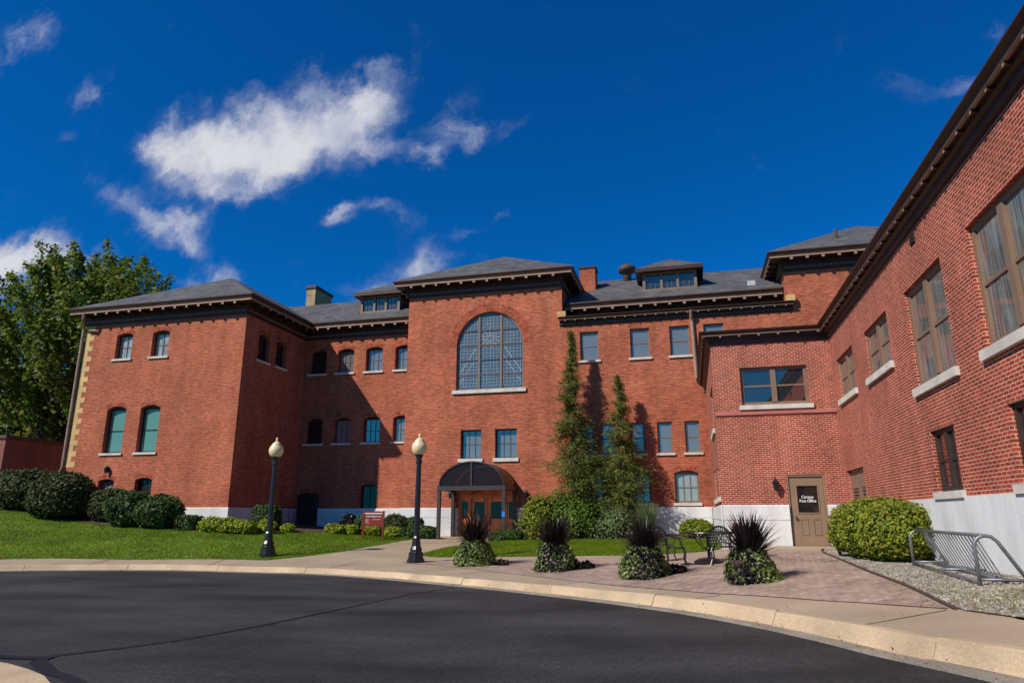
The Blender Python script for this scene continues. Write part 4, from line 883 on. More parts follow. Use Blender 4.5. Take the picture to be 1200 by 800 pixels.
# ------------------------------------------------------------------ entrance canopy
zc = .62
C = thing('entrance_canopy', 'dark barrel-vaulted canopy on slim posts over the oak entrance doors', 'canopy', (-8.95, 28.6, zc), org=True)
yf, yb, xa, xb, zb = 28.0, 29.93, -10.38, -7.54, 2.62
for x, y in ((xa, yf), (xb, yf), (xa + .0, yb - .12), (xb, yb - .12)):
    mb = MB(); mb.box(x - .07, x + .07, y - .07, y + .07, z1(x, y) - .1, zb); mb.build('post', 'canopy_metal', C)
mb = MB(); mb.box(xa - .08, xb + .08, yf - .08, yf + .08, zb, zb + .18); mb.box(xa - .078, xa + .078, yf + .08, yb, zb + .002, zb + .178); mb.box(xb - .078, xb + .078, yf + .08, yb, zb + .002, zb + .178); mb.build('beam', 'canopy_metal', C)
hw, rz = (xb - xa) / 2, 1.0; cx = (xa + xb) / 2; zs = zb + .18
ell = lambda t, k=1., y=yf: (cx - hw * k * math.cos(t), y, zs + rz * k * math.sin(t))
for y in (yf, yf + .65, yf + 1.3, yb - .04):
    mb = MB(); mb.tube([ell(math.pi * k / 24, 1, y) for k in range(25)], .035, 6); mb.build('rib', 'canopy_metal', C)
mb = MB()
for k in range(24):
    a, b = math.pi * k / 24, math.pi * (k + 1) / 24; mb.poly([ell(a, 1.02, yf - .05), ell(b, 1.02, yf - .05), ell(b, 1.02, yb), ell(a, 1.02, yb)])
mb.build('roof_panel', 'smoked_panel', C, True)
mb = MB(); mb.poly([ell(math.pi * k / 24, .98, yf + .02) for k in range(25)]); mb.build('front_glazing', 'smoked_panel', C)
mb = MB(); mb.box(cx - .035, cx + .035, yf - .035, yf + .015, zs, zs + rz); mb.build('mullion', 'canopy_metal', C)
mb = MB(); mb.box(xb - .065, xb + .065, yf - .078, yf - .0715, 1.55, 1.75); mb.build('blue_sign', 'blue_sticker', C)

# ------------------------------------------------------------------ lamps
def lamp(label, x, y):
    t = thing('street_lamp', label, 'street lamp', (x, y, z1(x, y) + .01), 'globe street lamps'); t.scale = (1, 1, .97)
    mb = MB(); mb.lathe([(.27, 0), (.27, .1), (.23, .13), (.22, .3), (.17, .34), (.185, .4), (.14, .5), (.12, .7), (.135, .74), (.105, .8)], n=20, flute=.06); mb.build('lamp_base', 'black_metal', t, False)
    mb = MB(); mb.lathe([(.1, .8), (.075, 3.02), (.105, 3.05), (.105, 3.1), (.085, 3.13), (.09, 3.2), (.135, 3.28), (.14, 3.32)], n=16, flute=.05); mb.build('pole', 'black_metal', t)
    mb = MB(); mb.lathe([(.12, 3.3), (.19, 3.36), (.235, 3.47), (.24, 3.56), (.21, 3.66), (.15, 3.73), (.15, 3.75), (.1, 3.8), (.05, 3.85)], n=24); mb.build('globe', 'globe', t, True)
    mb = MB(); mb.lathe([(.045, 3.84), (.03, 3.87), (.042, 3.91), (.03, 3.95), (.006, 4.0)], n=12); mb.build('finial', 'globe', t, True)
    return t
lamp('black street lamp with cream globe on the concrete path, nearer the entrance canopy', -8.14, 20.08)
lamp('black street lamp with cream globe standing on the lawn edge', -13.6, 20.7)

# ------------------------------------------------------------------ red sign
sx, sy = -12.62, 26.45; szz = z1(sx, sy)
S_ = thing('red_sign', 'dark red post sign with white ADAMS MEMORIAL HALL lettering on the lawn', 'sign', (sx, sy, szz), rot=R(6))
for x in (-.42, .42):
    mb = MB(); mb.box(x - .035, x + .035, -.035, .035, -.1, 1.12); mb.build('post', 'red_sign', S_)
mb = MB(); mb.box(-.385, .385, -.02, .02, .52, 1.1); mb.box(-.37, .37, -.026, -.0205, 1.0, 1.035, 1); pb = mb.build('sign_board', ['red_sign', 'letter_white'], S_)
SP = lambda u, w, z: (u, -w, z)
text('ADAMS MEMORIAL HALL', .075, SP, 0, .0225, .9, 'letter_white', pb, width=.66)
mb = MB()
for z, u0, u1 in ((.77, -.34, -.16), (.73, -.34, -.2), (.69, -.34, -.23), (.64, -.34, -.17)): mb.box(u0, u1, -.0225, -.0203, z, z + .018)
u = -.04
for w in (.07, .05, .1, .06): mb.box(u, u + w, -.0225, -.0203, .77, .795); u += w + .018
mb.build('small_lettering', 'letter_dim', pb)

# ------------------------------------------------------------------ foliage
def leafset(Pc, Nc, size, asp=.55, jit=.7, T=None):
    Pc = np.asarray(Pc); n = len(Pc); Nn = Nc + rng.normal(0, jit, (n, 3)); Nn /= np.linalg.norm(Nn, axis=1)[:, None] + 1e-9
    t = rng.normal(0, 1, (n, 3)) if T is None else T + rng.normal(0, .38, (n, 3)); t -= Nn * (t * Nn).sum(1)[:, None]; t /= np.linalg.norm(t, axis=1)[:, None] + 1e-9
    b = np.cross(Nn, t); s = (size * rng.uniform(.65, 1.35, n))[:, None]
    V = np.stack([Pc - t * s, Pc + b * s * asp - t * s * .1, Pc + t * s, Pc - b * s * asp - t * s * .1], 1).reshape(-1, 3)
    return V, np.arange(4 * n).reshape(n, 4)
def merge(parts):
    Vs, Fs, Ms, o = [], [], [], 0
    for V, F, m in parts: Vs.append(V); Fs.append(F + o); Ms.append(np.full(len(F), m)); o += len(V)
    return np.concatenate(Vs), np.concatenate(Fs), np.concatenate(Ms)
def dirs(n):
    d = rng.normal(0, 1, (n, 3)); return d / np.linalg.norm(d, axis=1)[:, None]
def lump(d, seed, amp, freq=3.):
    r = np.random.default_rng(seed); out = np.zeros(len(d))
    for k in range(7):
        a = r.normal(0, freq, 3); out += np.sin(d @ a + r.uniform(0, 6.28))
    return 1 + amp * out / 2.6
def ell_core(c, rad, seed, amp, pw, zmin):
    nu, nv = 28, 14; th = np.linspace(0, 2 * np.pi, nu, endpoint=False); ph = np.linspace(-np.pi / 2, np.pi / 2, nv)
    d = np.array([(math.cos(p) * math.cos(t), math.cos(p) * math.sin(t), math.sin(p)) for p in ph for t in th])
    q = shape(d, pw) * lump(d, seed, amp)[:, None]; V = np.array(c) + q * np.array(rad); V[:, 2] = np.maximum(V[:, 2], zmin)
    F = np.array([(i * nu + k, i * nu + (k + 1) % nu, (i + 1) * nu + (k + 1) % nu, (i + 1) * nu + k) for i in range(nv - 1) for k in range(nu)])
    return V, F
def shape(d, pw):
    if pw == 2: return d
    return d / ((np.abs(d) ** pw).sum(1) ** (1 / pw))[:, None]
SEED = [100]
def shrub(name, label, cat, x, y, rx, ry, h, mat, leaf, n, core='dark_core', group=None, pw=2.6, amp=.05, zb=None, low=.0, fuzz=.06):
    zb = z1(x, y) if zb is None else zb; SEED[0] += 1; sd_ = SEED[0]
    c = np.array((0, 0, h * .46)); rad = np.array((rx, ry, h * .54))
    d = dirs(n); d = d[d[:, 2] > -.75]
    q = shape(d, pw) * lump(d, sd_, amp)[:, None] * (1 + rng.normal(0, fuzz, len(d)) - fuzz * .5)[:, None]
    Pp = c + q * rad; nn_ = d / rad; nn_ /= np.linalg.norm(nn_, axis=1)[:, None]
    keep = Pp[:, 2] > low; lv = leafset(Pp[keep], nn_[keep] + np.array((0, 0, .25)), leaf)
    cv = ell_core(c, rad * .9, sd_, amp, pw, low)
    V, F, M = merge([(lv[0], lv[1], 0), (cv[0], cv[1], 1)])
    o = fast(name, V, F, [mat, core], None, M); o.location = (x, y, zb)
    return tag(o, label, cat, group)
G1 = 'clipped dark shrubs along the left wing'
shrub('clipped_shrub', 'dark rounded shrub at the far left edge, behind the others', 'shrub', -31.9, 26.3, 1.6, 1.3, 1.55, 'dark_shrub', .075, 9000, group=G1, amp=.06, pw=2.1)
shrub('clipped_shrub', 'big reddish-green mounded shrub, second from the left edge', 'shrub', -29.3, 25.6, 1.5, 1.25, 1.72, 'dark_shrub', .075, 11000, group=G1, amp=.07, pw=2.1)
shrub('clipped_shrub', 'largest dark mounded shrub in front, below the tan quoins', 'shrub', -26.6, 24.7, 1.42, 1.2, 1.86, 'dark_shrub', .075, 12000, group=G1, amp=.06, pw=2.1)
shrub('clipped_shrub', 'dark shrub tucked between two bigger mounds under the basement window', 'shrub', -24.6, 25.2, .8, .7, 1.3, 'dark_shrub', .07, 6000, group=G1, amp=.06)
shrub('clipped_shrub', 'green mounded shrub below the dark basement window', 'shrub', -22.75, 24.5, .88, .85, 1.4, 'boxwood', .07, 7500, group=G1, amp=.08, pw=2.1)
shrub('clipped_shrub', 'green rounded shrub at the right end of the mounded row', 'shrub', -21.35, 24.5, .98, .85, 1.3, 'boxwood', .07, 7500, group=G1, amp=.07, pw=2.1)
shrub('box_shrub', 'small square clipped shrub right of the mounded row on the lawn', 'shrub', -19.6, 24.25, .42, .38, .55, 'boxwood', .05, 1600, pw=6, amp=.02)
shrub('box_shrub', 'dark square clipped shrub behind the lawn lamp', 'shrub', -17.0, 25.6, .5, .45, .95, 'boxwood', .055, 2200, pw=5, amp=.02)
GY = 'low yellow-green shrubs along the building front'
for i, (x, y, r, h, lb) in enumerate([(-18.25, 23.9, .5, .5, 'low yellow-green shrub under the left wing corner, leftmost of the yellow ones'), (-17.5, 23.85, .52, .52, 'low yellow-green shrub in the middle of the row under the left wing corner'), (-16.85, 23.9, .45, .48, 'low yellow-green shrub at the right end of the row under the left wing corner'),
        (-16.3, 24.6, .32, .5, 'round yellow-green shrub right beside the lawn lamp pole'), (-16.0, 25.6, .24, .34, 'tiny yellow-green shrub before the railing by the side door'), (-14.85, 27.3, .36, .42, 'yellow-green ball shrub in front of the shaded white base, left of the dark-leaved plant'), (-14.3, 27.75, .34, .4, 'yellow-green ball shrub between the dark-leaved plant and the red sign'),
        (-13.35, 28.0, .42, .5, 'yellow-green shrub seen under the red sign board'), (-12.55, 28.1, .36, .45, 'yellow-green shrub behind the right post of the red sign')]):
    shrub('yellow_shrub', lb, 'shrub', x, y, r, r * .9, h, 'yellow_shrub', .05, 1500, 'lime_core', GY, amp=.09, pw=2.2, fuzz=.1)
shrub('dark_leaf_plant', 'purple-black leaved plant behind the yellow ball shrubs', 'plant', -14.75, 28.5, .38, .35, .75, 'spike', .07, 900, amp=.15, pw=2)
shrub('green_shrub', 'olive rounded shrub just left of the red sign', 'shrub', -14.0, 28.6, .5, .5, .85, 'boxwood', .055, 2600, amp=.09, pw=2.2)
shrub('green_shrub', 'dark olive rounded shrub just right of the red sign', 'shrub', -12.7, 28.9, .62, .55, .9, 'dark_shrub', .055, 3200, amp=.09, pw=2.2)
shrub('green_shrub', 'round green shrub behind the entrance lamp pole', 'shrub', -11.9, 29.0, .42, .42, .85, 'boxwood', .055, 2200, amp=.05, pw=2.2)
GH = 'low clipped hedges either side of the entrance'
shrub('low_hedge', 'low clipped hedge at the left foot of the canopy posts', 'hedge', -11.35, 28.25, .75, .4, .5, 'boxwood', .05, 2600, group=GH, pw=5, amp=.03)
shrub('low_hedge', 'low clipped hedge at the right foot of the oak doors', 'hedge', -7.35, 27.7, .65, .38, .42, 'boxwood', .05, 2300, group=GH, pw=5, amp=.03)
shrub('yew_shrub', 'bright green rounded yew right of the canopy', 'shrub', -6.05, 28.1, .72, .65, 1.6, 'lime_shrub', .05, 7000, amp=.1, pw=2.2, fuzz=.12)
shrub('yew_shrub', 'spreading dark yew at the foot of the taller conifer', 'shrub', -4.62, 28.4, 1.02, .9, 1.72, 'yew', .055, 11000, amp=.24, pw=2, fuzz=.2)
shrub('yew_shrub', 'loose yew at the foot of the shorter conifer', 'shrub', -3.05, 28.2, .65, .6, 1.05, 'feather', .05, 6000, amp=.28, pw=2, fuzz=.24)
shrub('green_shrub', 'rounded lime-green shrub behind the patio table under the white sill', 'shrub', .1, 27.6, .6, .5, .68, 'lime_shrub', .05, 2600, 'lime_core', amp=.05, pw=2.2)
bush = thing('lime_bush', 'large rounded lime-green bush beside the bike rack', 'bush', (3.55, 15.2, .68))
def big_bush():
    parts = []
    for (cx_, cy_, rx, ry, cz_, rz, n) in ((.0, 1.2, .68, .85, .62, .52, 9000), (.2, -.05, .62, .95, .58, .53, 11000), (.12, .6, .72, .8, .64, .56, 8000)):
        d = dirs(n); SEED[0] += 1; q = shape(d, 2.6) * lump(d, SEED[0], .05, 3.5)[:, None] * (1 + rng.normal(0, .05, n))[:, None]
        Pp = np.array((cx_, cy_, cz_)) + q * np.array((rx, ry, rz)); lv = leafset(Pp, d + np.array((0, 0, .25)), .036); parts.append((lv[0], lv[1], 0))
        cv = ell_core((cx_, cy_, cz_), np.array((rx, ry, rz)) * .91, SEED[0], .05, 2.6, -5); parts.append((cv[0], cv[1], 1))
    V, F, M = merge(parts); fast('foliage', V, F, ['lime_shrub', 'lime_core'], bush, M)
    mb = MB()
    for (a, b) in (((-.3, 1.2), (-.4, 1.3)), ((0, 0), (.05, -.05)), ((-.1, .6), (0, .6)), ((-.45, 1.5), (-.6, 1.6))): mb.tube([(a[0], a[1], -.1), (b[0], b[1], .4)], .035, 6)
    mb.build('stems', 'bark', bush)
big_bush()

def conifer(label, x, y, h, rad, n_br, seed, lean=0., thin_top=.25):
    zb = z1(x, y); t = thing('conifer', label, 'tree', (x, y, zb), 'slender conifers against the brick front')
    r = np.random.default_rng(seed); mb = MB(); mb.tube([(0, 0, -.1), (lean * .3, 0, h * .35), (lean * .7, 0, h * .7), (lean, 0, h)], [.12, .09, .05, .012], 8)
    Pl, Nl, Tl = [], [], []
    for k in range(n_br):
        f = (k + r.uniform(0, 1)) / n_br; z = .6 + (h - .6) * f; R_ = rad * (np.interp(f, [0, .12, .3, .55, .75, 1], [.75, 1, .95, .62, .36, .05])) * r.uniform(.5, 1.2)
        a = r.uniform(0, 6.283); ca, sa = math.cos(a), math.sin(a); droop = r.uniform(-.25, .28) * R_
        base_ = np.array((lean * f, 0, z)); tip = base_ + np.array((ca * R_, sa * R_, droop + .12 * R_))
        if k % 3 == 0: mb.tube([tuple(base_), tuple((base_ + tip) / 2 + np.array((0, 0, .06))), tuple(tip)], [.018, .012, .004], 4)
        m = int(38 + 150 * R_ / rad * (1.0 if f < 1 - thin_top else .6)); s = r.uniform(.12, 1.05, m); sp_ = .05 + .17 * (1 - s * .55) * R_ / rad
        p = base_ + (tip - base_) * s[:, None] + r.normal(0, 1, (m, 3)) * sp_[:, None] * np.array((1, 1, .75)); p[:, 2] -= .1 * s ** 2 * R_
        Pl.append(p); Nl.append(np.tile(np.array((ca * .2, sa * .2, .9)), (m, 1))); Tl.append(np.tile(np.array((ca, sa, -.25)), (m, 1)))
    Pl = np.concatenate(Pl); Nl = np.concatenate(Nl); V, F = leafset(Pl, Nl, .085, .15, .5, np.concatenate(Tl))
    fast('crown', V, F, 'spruce', t); mb.build('trunk', 'bark', t)
conifer('taller slender conifer beside the arched window bay', -4.78, 29.0, 8.75, 1.12, 235, 5, .05, .3)
conifer('shorter slender conifer in front of the infill windows', -2.7, 29.0, 6.65, 1.22, 165, 9, -.05, .22)

def feather_grass(x, y):
    zb = z1(x, y); n = 420; V = []; F = []; 
    for k in range(n):
        a = random.uniform(0, 6.283); L = random.uniform(1.0, 1.6); out = random.uniform(.15, .75); w = .012; pts = []
        for s in np.linspace(0, 1, 6): pts.append((math.cos(a) * (.1 + out * s ** 1.6), math.sin(a) * (.1 + out * s ** 1.6), L * (s - .28 * s * s * out)))
        tx, ty = -math.sin(a), math.cos(a); b = len(V)
        for i, p in enumerate(pts): q = w * (1 - i / 5.5) + .002; V += [(p[0] - tx * q, p[1] - ty * q, p[2]), (p[0] + tx * q, p[1] + ty * q, p[2])]
        for i in range(5): F.append((b + 2 * i, b + 2 * i + 1, b + 2 * i + 3, b + 2 * i + 2))
    o = fast('ornamental_grass', V, F, 'feather'); o.location = (x, y, zb); tag(o, 'pale feathery ornamental grass clump below the shorter conifer', 'plant')
feather_grass(-1.75, 28.0)

# ------------------------------------------------------------------ deciduous trees
def tree(label, x, y, zb, h, rx, ry, z_lo, n_cl, lp, leaf, mat, seed, group='leafy trees behind the left wing'):
    r = np.random.default_rng(seed); t = thing('leafy_tree', label, 'tree', (x, y, zb), group)
    mb = MB(); mb.tube([(0, 0, -.3), (.1, 0, h * .3), (0, .1, h * .6), (.2, 0, h * .85)], [.5, .36, .22, .06], 10); tr = mb.build('trunk', 'bark', t)
    lm = MB(); Pl, Nl = [], []
    for k in range(n_cl):
        d = r.normal(0, 1, 3); d /= np.linalg.norm(d); d[2] = d[2] * .9 + .1; q = r.uniform(.55, 1.0) ** .6
        cz = (z_lo + h) / 2; tip = np.array((d[0] * rx * q, d[1] * ry * q, cz + d[2] * (h - z_lo) / 2 * q * r.uniform(.9, 1.06)))
        st = np.array((0, 0, max(z_lo * .6, tip[2] - r.uniform(1.5, 4.5)))) * np.array((1, 1, 1)); st[2] = min(st[2], h * .8)
        midp = (st + tip) / 2 + np.array((0, 0, -.3)); lm.tube([tuple(st), tuple(midp), tuple(tip)], [.1, .06, .015], 5)
        m = int(lp * r.uniform(.6, 1.3)); up = np.array((d[0] * .5, d[1] * .5, .8)); up /= np.linalg.norm(up)
        al = r.uniform(-1.3, 1.25, m); wd = r.uniform(.55, 1.0) * (1 - np.clip(al, 0, 1.3) * .55)
        p = tip + up * al[:, None] + r.normal(0, .42, (m, 3)) * wd[:, None]
        Pl.append(p); Nl.append(np.tile(d + np.array((0, 0, .5)), (m, 1)))
    V, F = leafset(np.concatenate(Pl), np.concatenate(Nl), leaf, .62, .9); fast('crown', V, F, mat, t); lm.build('limbs', 'bark', tr)
tree('tall leafy maple rising above the low building and the left wing roof', -37.6, 34.5, 2.5, 15.9, 6.6, 5, 2.5, 230, 230, .14, 'maple', 3)
tree('darker leafy tree at the left edge behind the maple', -52, 44, 2.5, 11, 6.5, 5, 1.5, 70, 240, .22, 'far_tree', 4)
tree('dark leafy tree filling the gap behind the low building', -44, 41, 2.5, 9, 7, 5, 1.0, 70, 240, .22, 'far_tree', 6)

# ------------------------------------------------------------------ flower planters
def planter(label, x, y, h, seed, tall=.62, wid=1., lean=0.):
    zb = z1(x, y) + .02; t = thing('flower_planter', label, 'planter', (x, y, zb), 'planters along the brick paving', rot=seed * 1.3)
    r = np.random.default_rng(seed); mb = MB(); mb.lathe([(.2, 0), (.26, .05), (.34, .3), (.36, .36), (.3, .36), (.28, .3)], n=18); mb.build('pot', 'terracotta', t)
    n = 5200; d = dirs(n); d[:, 2] = np.abs(d[:, 2]) * 1.0; tt = r.uniform(0, 1, n); ang = r.uniform(0, 6.283, n)
    zz = h * (1 - tt ** 1.35 * 1.0); rad = (.22 + .36 * tt ** .55) * wid * lump(np.c_[np.cos(ang), np.sin(ang), zz * 2], seed, .16, 2.5) * (1 + r.normal(0, .07, n))
    P_ = np.c_[np.cos(ang) * rad, np.sin(ang) * rad, zz + .02 + r.normal(0, .02, n)]; N_ = np.c_[np.cos(ang), np.sin(ang), np.full(n, .5)]
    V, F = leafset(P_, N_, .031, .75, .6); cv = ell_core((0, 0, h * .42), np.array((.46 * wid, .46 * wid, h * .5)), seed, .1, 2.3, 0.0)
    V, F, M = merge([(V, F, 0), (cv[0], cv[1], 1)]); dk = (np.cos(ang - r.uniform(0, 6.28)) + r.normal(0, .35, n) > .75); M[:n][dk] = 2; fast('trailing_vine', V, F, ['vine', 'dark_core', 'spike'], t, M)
    V, F = [], []
    for k in range(380):
        a = r.uniform(0, 6.283); L = tall * r.uniform(.55, 1.15); th = abs(r.normal(0, .62)) + .05; th = min(th, 1.45); w = r.uniform(.013, .026); b = len(V); bend = r.uniform(.1, .7)
        p = np.array((math.cos(a) * .09, math.sin(a) * .09, h * .8)); st = L / 6
        tx, ty = -math.sin(a), math.cos(a)
        for i in range(7):
            q = w * (1 - (i / 6.2) ** 1.6) + .001; V += [(p[0] - tx * q, p[1] - ty * q, p[2]), (p[0] + tx * q, p[1] + ty * q, p[2])]
            g = th + bend * (i / 6) ** 2 * 1.4; p = p + np.array((math.cos(a) * math.sin(g), math.sin(a) * math.sin(g), math.cos(g))) * st
        for i in range(6): F.append((b + 2 * i, b + 2 * i + 1, b + 2 * i + 3, b + 2 * i + 2))
    fast('spiky_plant', V, F, 'spike', t)
planter('planter with dark spiky plant in front of the oak doors, leftmost of four', -6.05, 19.2, .62, 21, .98, .98)
planter('planter with dark spiky plant before the big yew, second from left', -3.36, 17.3, .6, 22, .88, .86)
planter('planter with dark spiky plant left of the patio chairs, third from left', -1.02, 14.85, .56, 23, .72, .86)
planter('planter with widest dark spiky plant in front of the post office wall', .9, 12.95, .5, 24, .72, .74)
for px, py, lb in ((-5.2, 19.1, 'dark fallen leaf clump right of the leftmost planter'), (-2.62, 17.35, 'dark leaf clump beside the second planter'), (-.42, 15.2, 'dark leaf clump beside the third planter')):
    shrub('dark_leaf_plant', lb, 'plant', px, py, .2, .16, .17, 'spike', .05, 260, amp=.2, pw=2)

# ------------------------------------------------------------------ patio set
tx_, ty_ = .3, 16.75; tz = z1(tx_, ty_) + .024
T = thing('patio_table', 'round black metal mesh patio table on a pedestal base', 'table', (tx_, ty_, tz))
mb = MB(); mb.tube([(.56 * math.cos(a), .56 * math.sin(a), .66) for a in np.linspace(0, 2 * math.pi, 37)], .024, 6)
for k in range(-7, 8):
    q = k * .075; l = math.sqrt(.55 ** 2 - q * q); mb.box(-l, l, q - .019, q + .019, .662, .668); mb.box(q - .019, q + .019, -l, l, .655, .661)
mb.build('table_top', 'black_metal', T)
mb = MB(); mb.lathe([(.035, .1), (.035, .3), (.05, .32), (.035, .36), (.04, .64)], n=12); mb.build('pedestal', 'black_metal', T)
mb = MB(); mb.lathe([(.34, 0), (.34, .04), (.22, .1), (.06, .13)], n=24); mb.build('foot', 'black_metal', T)
for k in range(4):
    a = k * math.pi / 2 + .6; c, s = math.cos(a), math.sin(a); mb = MB(); mb.tube([(.04 * c, .04 * s, .3), (.16 * c, .16 * s, .34), (.32 * c, .32 * s, .5), (.42 * c, .42 * s, .655)], .012, 6); mb.build('brace', 'black_metal', T)
def make_chair(label):
    t = thing('patio_chair', label, 'chair', (0, 0, 0), 'black metal patio chairs')
    mb = MB(); mb.tube([(.21 * math.cos(a) * 1.02, .2 * math.sin(a), .4) for a in np.linspace(0, 2 * math.pi, 25)], .013, 6)
    for k in range(-5, 6):
        q = k * .035; l = math.sqrt(max(0, .2 ** 2 - q * q)); mb.box(-l, l, q - .013, q + .013, .398, .403); mb.box(q - .013, q + .013, -l, l, .392, .397)
    mb.build('seat', 'black_metal', t)
    for sx_ in (-1, 1):
        for sy_ in (-1, 1):
            mb = MB(); mb.tube([(.17 * sx_, .17 * sy_, .395), (.2 * sx_, .2 * sy_, .3), (.185 * sx_, .18 * sy_, .15), (.23 * sx_, .24 * sy_, 0)], .016, 6); mb.build('leg', 'black_metal', t)
    fr_ = [(-.2, -.19, .4)] + [(-.22 * math.cos(a), -.22 - .07 * math.sin(a), .55 + .27 * math.sin(a)) for a in np.linspace(0, math.pi, 13)] + [(.2, -.19, .4)]
    mb = MB(); mb.tube(fr_, .019, 6)
    f = lambda u, v: (u, -.215 - .075 * v, .45 + .37 * v)
    for k in range(-5, 6):
        u = k * .038; vt = math.sqrt(max(0, 1 - (u / .225) ** 2)) * .78 + .2
        mb.tube([f(u * .8, 0), f(u, vt * .5), f(u * .95, vt)], .0095, 5)
    for v in (.1, .26, .42, .58, .74): w = .215 * math.sqrt(max(.05, 1 - max(0, (v - .3) / .75) ** 2)); mb.tube([f(-w, v), f(0, v + .03), f(w, v)], .0095, 5)
    mb.build('backrest', 'black_metal', t)
    for sx_ in (-1, 1):
        mb = MB(); mb.tube([(.215 * sx_, -.24, .62), (.26 * sx_, -.1, .63), (.26 * sx_, .1, .6), (.22 * sx_, .14, .41)], .012, 6); mb.build('armrest', 'black_metal', t)
    return t
chair = make_chair('black metal patio chair left of the table, seen from the side')
CH = [(-.42, 16.55, -85, None), (-.75, 18.1, -150, 'black metal patio chair farthest back, left of the table'), (.55, 15.75, -8, 'black metal patio chair with its mesh back to the street, in front of the table'), (1.05, 17.3, 120, 'black metal patio chair at the right of the table, half behind the widest planter')]
for x, y, a, lb in CH:
    o = chair if lb is None else copy_tree(chair)
    o.location = (x, y, z1(x, y) + .026); o.rotation_euler = (0, 0, R(a))
    if lb: o['label'] = lb

# ------------------------------------------------------------------ bike rack
def rack():
    A = Vector((3.42, 10.17, 0)); Bv = Vector((3.68, 13.85, 0)); d = (Bv - A); L = d.length; d.normalize(); n = Vector((d.y, -d.x, 0)).normalized()
    if n.x < 0: n = -n
    z = .645; t = thing('bike_rack', 'grey galvanised tube bike rack on the gravel by the white wall', 'bike rack', (A.x, A.y, z), rot=math.atan2(d.y, d.x) - math.pi / 2)
    W = .62; H = .68
    def end(y):
        mb = MB(); pts = [(0, y, -.06), (0, y, H - .14)] + [(.13 - .13 * math.cos(a), y, H - .14 + .13 * math.sin(a)) for a in np.linspace(.3, 1.57, 5)] + [(.2, y, H - .02), (.26, y, H - .08), (W, y, -.04)]
        mb.tube(pts, .024, 10); mb.build('end_frame', 'galvanised', t, True)
    end(0); end(L)
    mb = MB(); mb.tube([(.1, 0, H - .005), (.1, L, H - .005)], .024, 10); mb.build('top_rail', 'galvanised', t, True)
    for x, z_ in ((0, .12), (.3, .13), (W - .03, .11)):
        mb = MB(); mb.tube([(x, 0, z_), (x, L, z_)], .02, 8); mb.build('bottom_rail', 'galvanised', t, True)
    for y in (0, L * .5, L): 
        mb = MB(); mb.tube([(0, y, .145), (W - .03, y, .145)], .019, 8); mb.build('cross_bar', 'galvanised', t, True)
    for k in range(19):
        y = .3 + (L - .7) * k / 18; mb = MB(); mb.tube([(.1, y, H - .01), (.33, y - .04, .13)], .0085, 6); mb.build('upright_rod', 'galvanised', t)
rack()

# ------------------------------------------------------------------ railing by the side door
RL = thing('metal_railing', 'black metal handrail before the dark side door', 'railing', (-18.3, 29.0, z1(-18.3, 29)))
mb = MB()
for x in (-.6, -.2, .2, .6): mb.tube([(x, 0, -.1), (x, 0, .85)], .018, 6)
mb.tube([(-.6, 0, .85), (.6, 0, .85)], .02, 6); mb.tube([(-.6, 0, .2), (.6, 0, .2)], .014, 6); mb.build('top_rail', 'black_metal', RL)
mb = MB()
for k in range(11): mb.tube([(-.5 + k * .1, 0, .2), (-.5 + k * .1, 0, .85)], .008, 5)
mb.build('bars', 'black_metal', RL)

# ------------------------------------------------------------------ grass blades, gravel
def samples(n, x0, x1, y0, y1, keep):
    x = rng.uniform(x0, x1, n); y = rng.uniform(y0, y1, n); k = keep(x, y); return x[k], y[k]
bush_spots = [(-31.6, 26.3, 1.7), (-28.9, 25.6, 1.5), (-26.3, 24.7, 1.4), (-22.5, 24.5, .9), (-21, 24.5, .9)]
def grass():
    def keepA(x, y):
        k = inside(land_poly, x, y) & ~inside(side_poly, x, y) & ~inside(path_poly, x, y) & ~inside(bed1, x, y) & ~((x > TX) & (y > 31)) & ~((y > TY - .3) & (x > -28.5) & (x < TX + .2)) & (x < -11)
        return k
    xa_, ya_ = samples(330000, -34, -11, 12, 31, keepA)
    xb_, yb_ = samples(90000, -9.2, 1, 21, 28, lambda x, y: inside(isl, x, y))
    x = np.r_[xa_, xb_]; y = np.r_[ya_, yb_]; n = len(x); z = zl(x, y) + np.r_[np.zeros(len(xa_)), np.full(len(xb_), .03)]
    a = rng.uniform(0, 6.283, n); h = rng.uniform(.035, .075, n); w = rng.uniform(.006, .012, n); l = rng.uniform(.0, .05, n); b = rng.uniform(0, 6.283, n)
    ca, sa = np.cos(a) * w, np.sin(a) * w
    V = np.stack([np.c_[x - ca, y - sa, z - .01], np.c_[x + ca, y + sa, z - .01], np.c_[x + np.cos(b) * l, y + np.sin(b) * l, z + h]], 1).reshape(-1, 3)
    o = fast('grass', V, np.arange(3 * n).reshape(n, 3), 'grass_blade'); o['kind'] = 'stuff'; o['label'] = 'short mown green grass of the lawns'
grass()
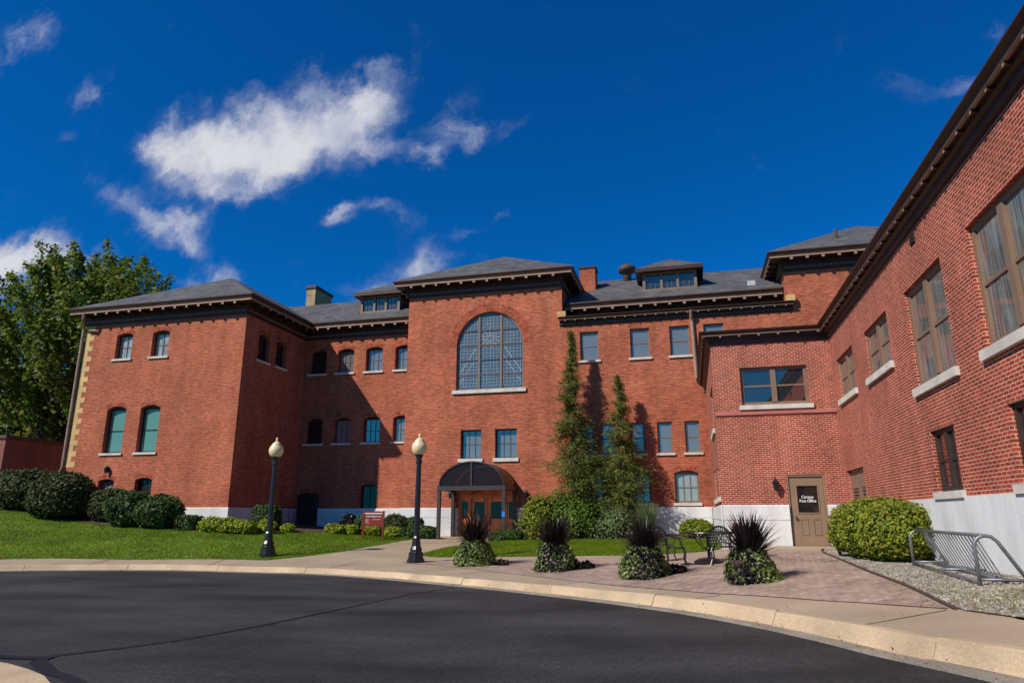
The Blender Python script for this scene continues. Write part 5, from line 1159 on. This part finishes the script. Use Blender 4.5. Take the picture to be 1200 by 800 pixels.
def gravel():
    x, y = samples(26000, 2.6, 4.25, 6.5, 19.4, lambda x, y: inside(grav_poly, x, y)); n = len(x); z = zl(x, y) + .03; s = rng.uniform(.012, .032, n)
    base_ = np.array([(1, 0, 0), (0, 1, 0), (-1, 0, 0), (0, -1, 0), (0, 0, .8), (0, 0, -.6)]); F0 = np.array([(0, 1, 4), (1, 2, 4), (2, 3, 4), (3, 0, 4), (1, 0, 5), (2, 1, 5), (3, 2, 5), (0, 3, 5)])
    a = rng.uniform(0, 6.283, n); sx_ = s * rng.uniform(.7, 1.3, n); sy_ = s * rng.uniform(.7, 1.3, n)
    V = base_[None] * np.stack([sx_, sy_, s * .8], 1)[:, None, :]; c, s2 = np.cos(a)[:, None], np.sin(a)[:, None]
    V = np.stack([V[..., 0] * c - V[..., 1] * s2 + x[:, None], V[..., 0] * s2 + V[..., 1] * c + y[:, None], V[..., 2] + z[:, None]], -1).reshape(-1, 3)
    o = fast('gravel', V, (F0[None] + 6 * np.arange(n)[:, None, None]).reshape(-1, 3), 'gravel_stone'); o['kind'] = 'stuff'; o['label'] = 'loose pale gravel around the bike rack'
gravel()
def weeds():
    V, F = [], []
    for cx_, cy_, r_, n in ((2.9, 9.3, .18, 90), (3.3, 8.7, .4, 500), (3.75, 9.2, .35, 500), (3.1, 10.3, .25, 250), (3.9, 8.3, .3, 300), (3.5, 9.1, .3, 120), (3.9, 9.5, .25, 90), (2.6, 15.5, .2, 60), (3.3, 8.6, .25, 90), (2.0, 16.2, .25, 50), (3.2, 11.5, .2, 60)):
        for k in range(n):
            x, y = cx_ + random.gauss(0, r_), cy_ + random.gauss(0, r_); z = z1(x, y) + .02; a = random.uniform(0, 6.283); h = random.uniform(.02, .07)
            if not (inside(grav_poly, [x], [y])[0] or inside(brick_poly, [x], [y])[0]): continue
            b = len(V)
            V += [(x - .006 * math.cos(a), y - .006 * math.sin(a), z), (x + .006 * math.cos(a), y + .006 * math.sin(a), z), (x + random.gauss(0, .03), y + random.gauss(0, .03), z + h)]; F.append((b, b + 1, b + 2))
    o = fast('weeds', V, F, 'dry_grass'); o['kind'] = 'stuff'; o['label'] = 'sparse dry weeds in the gravel and paving joints'
weeds()
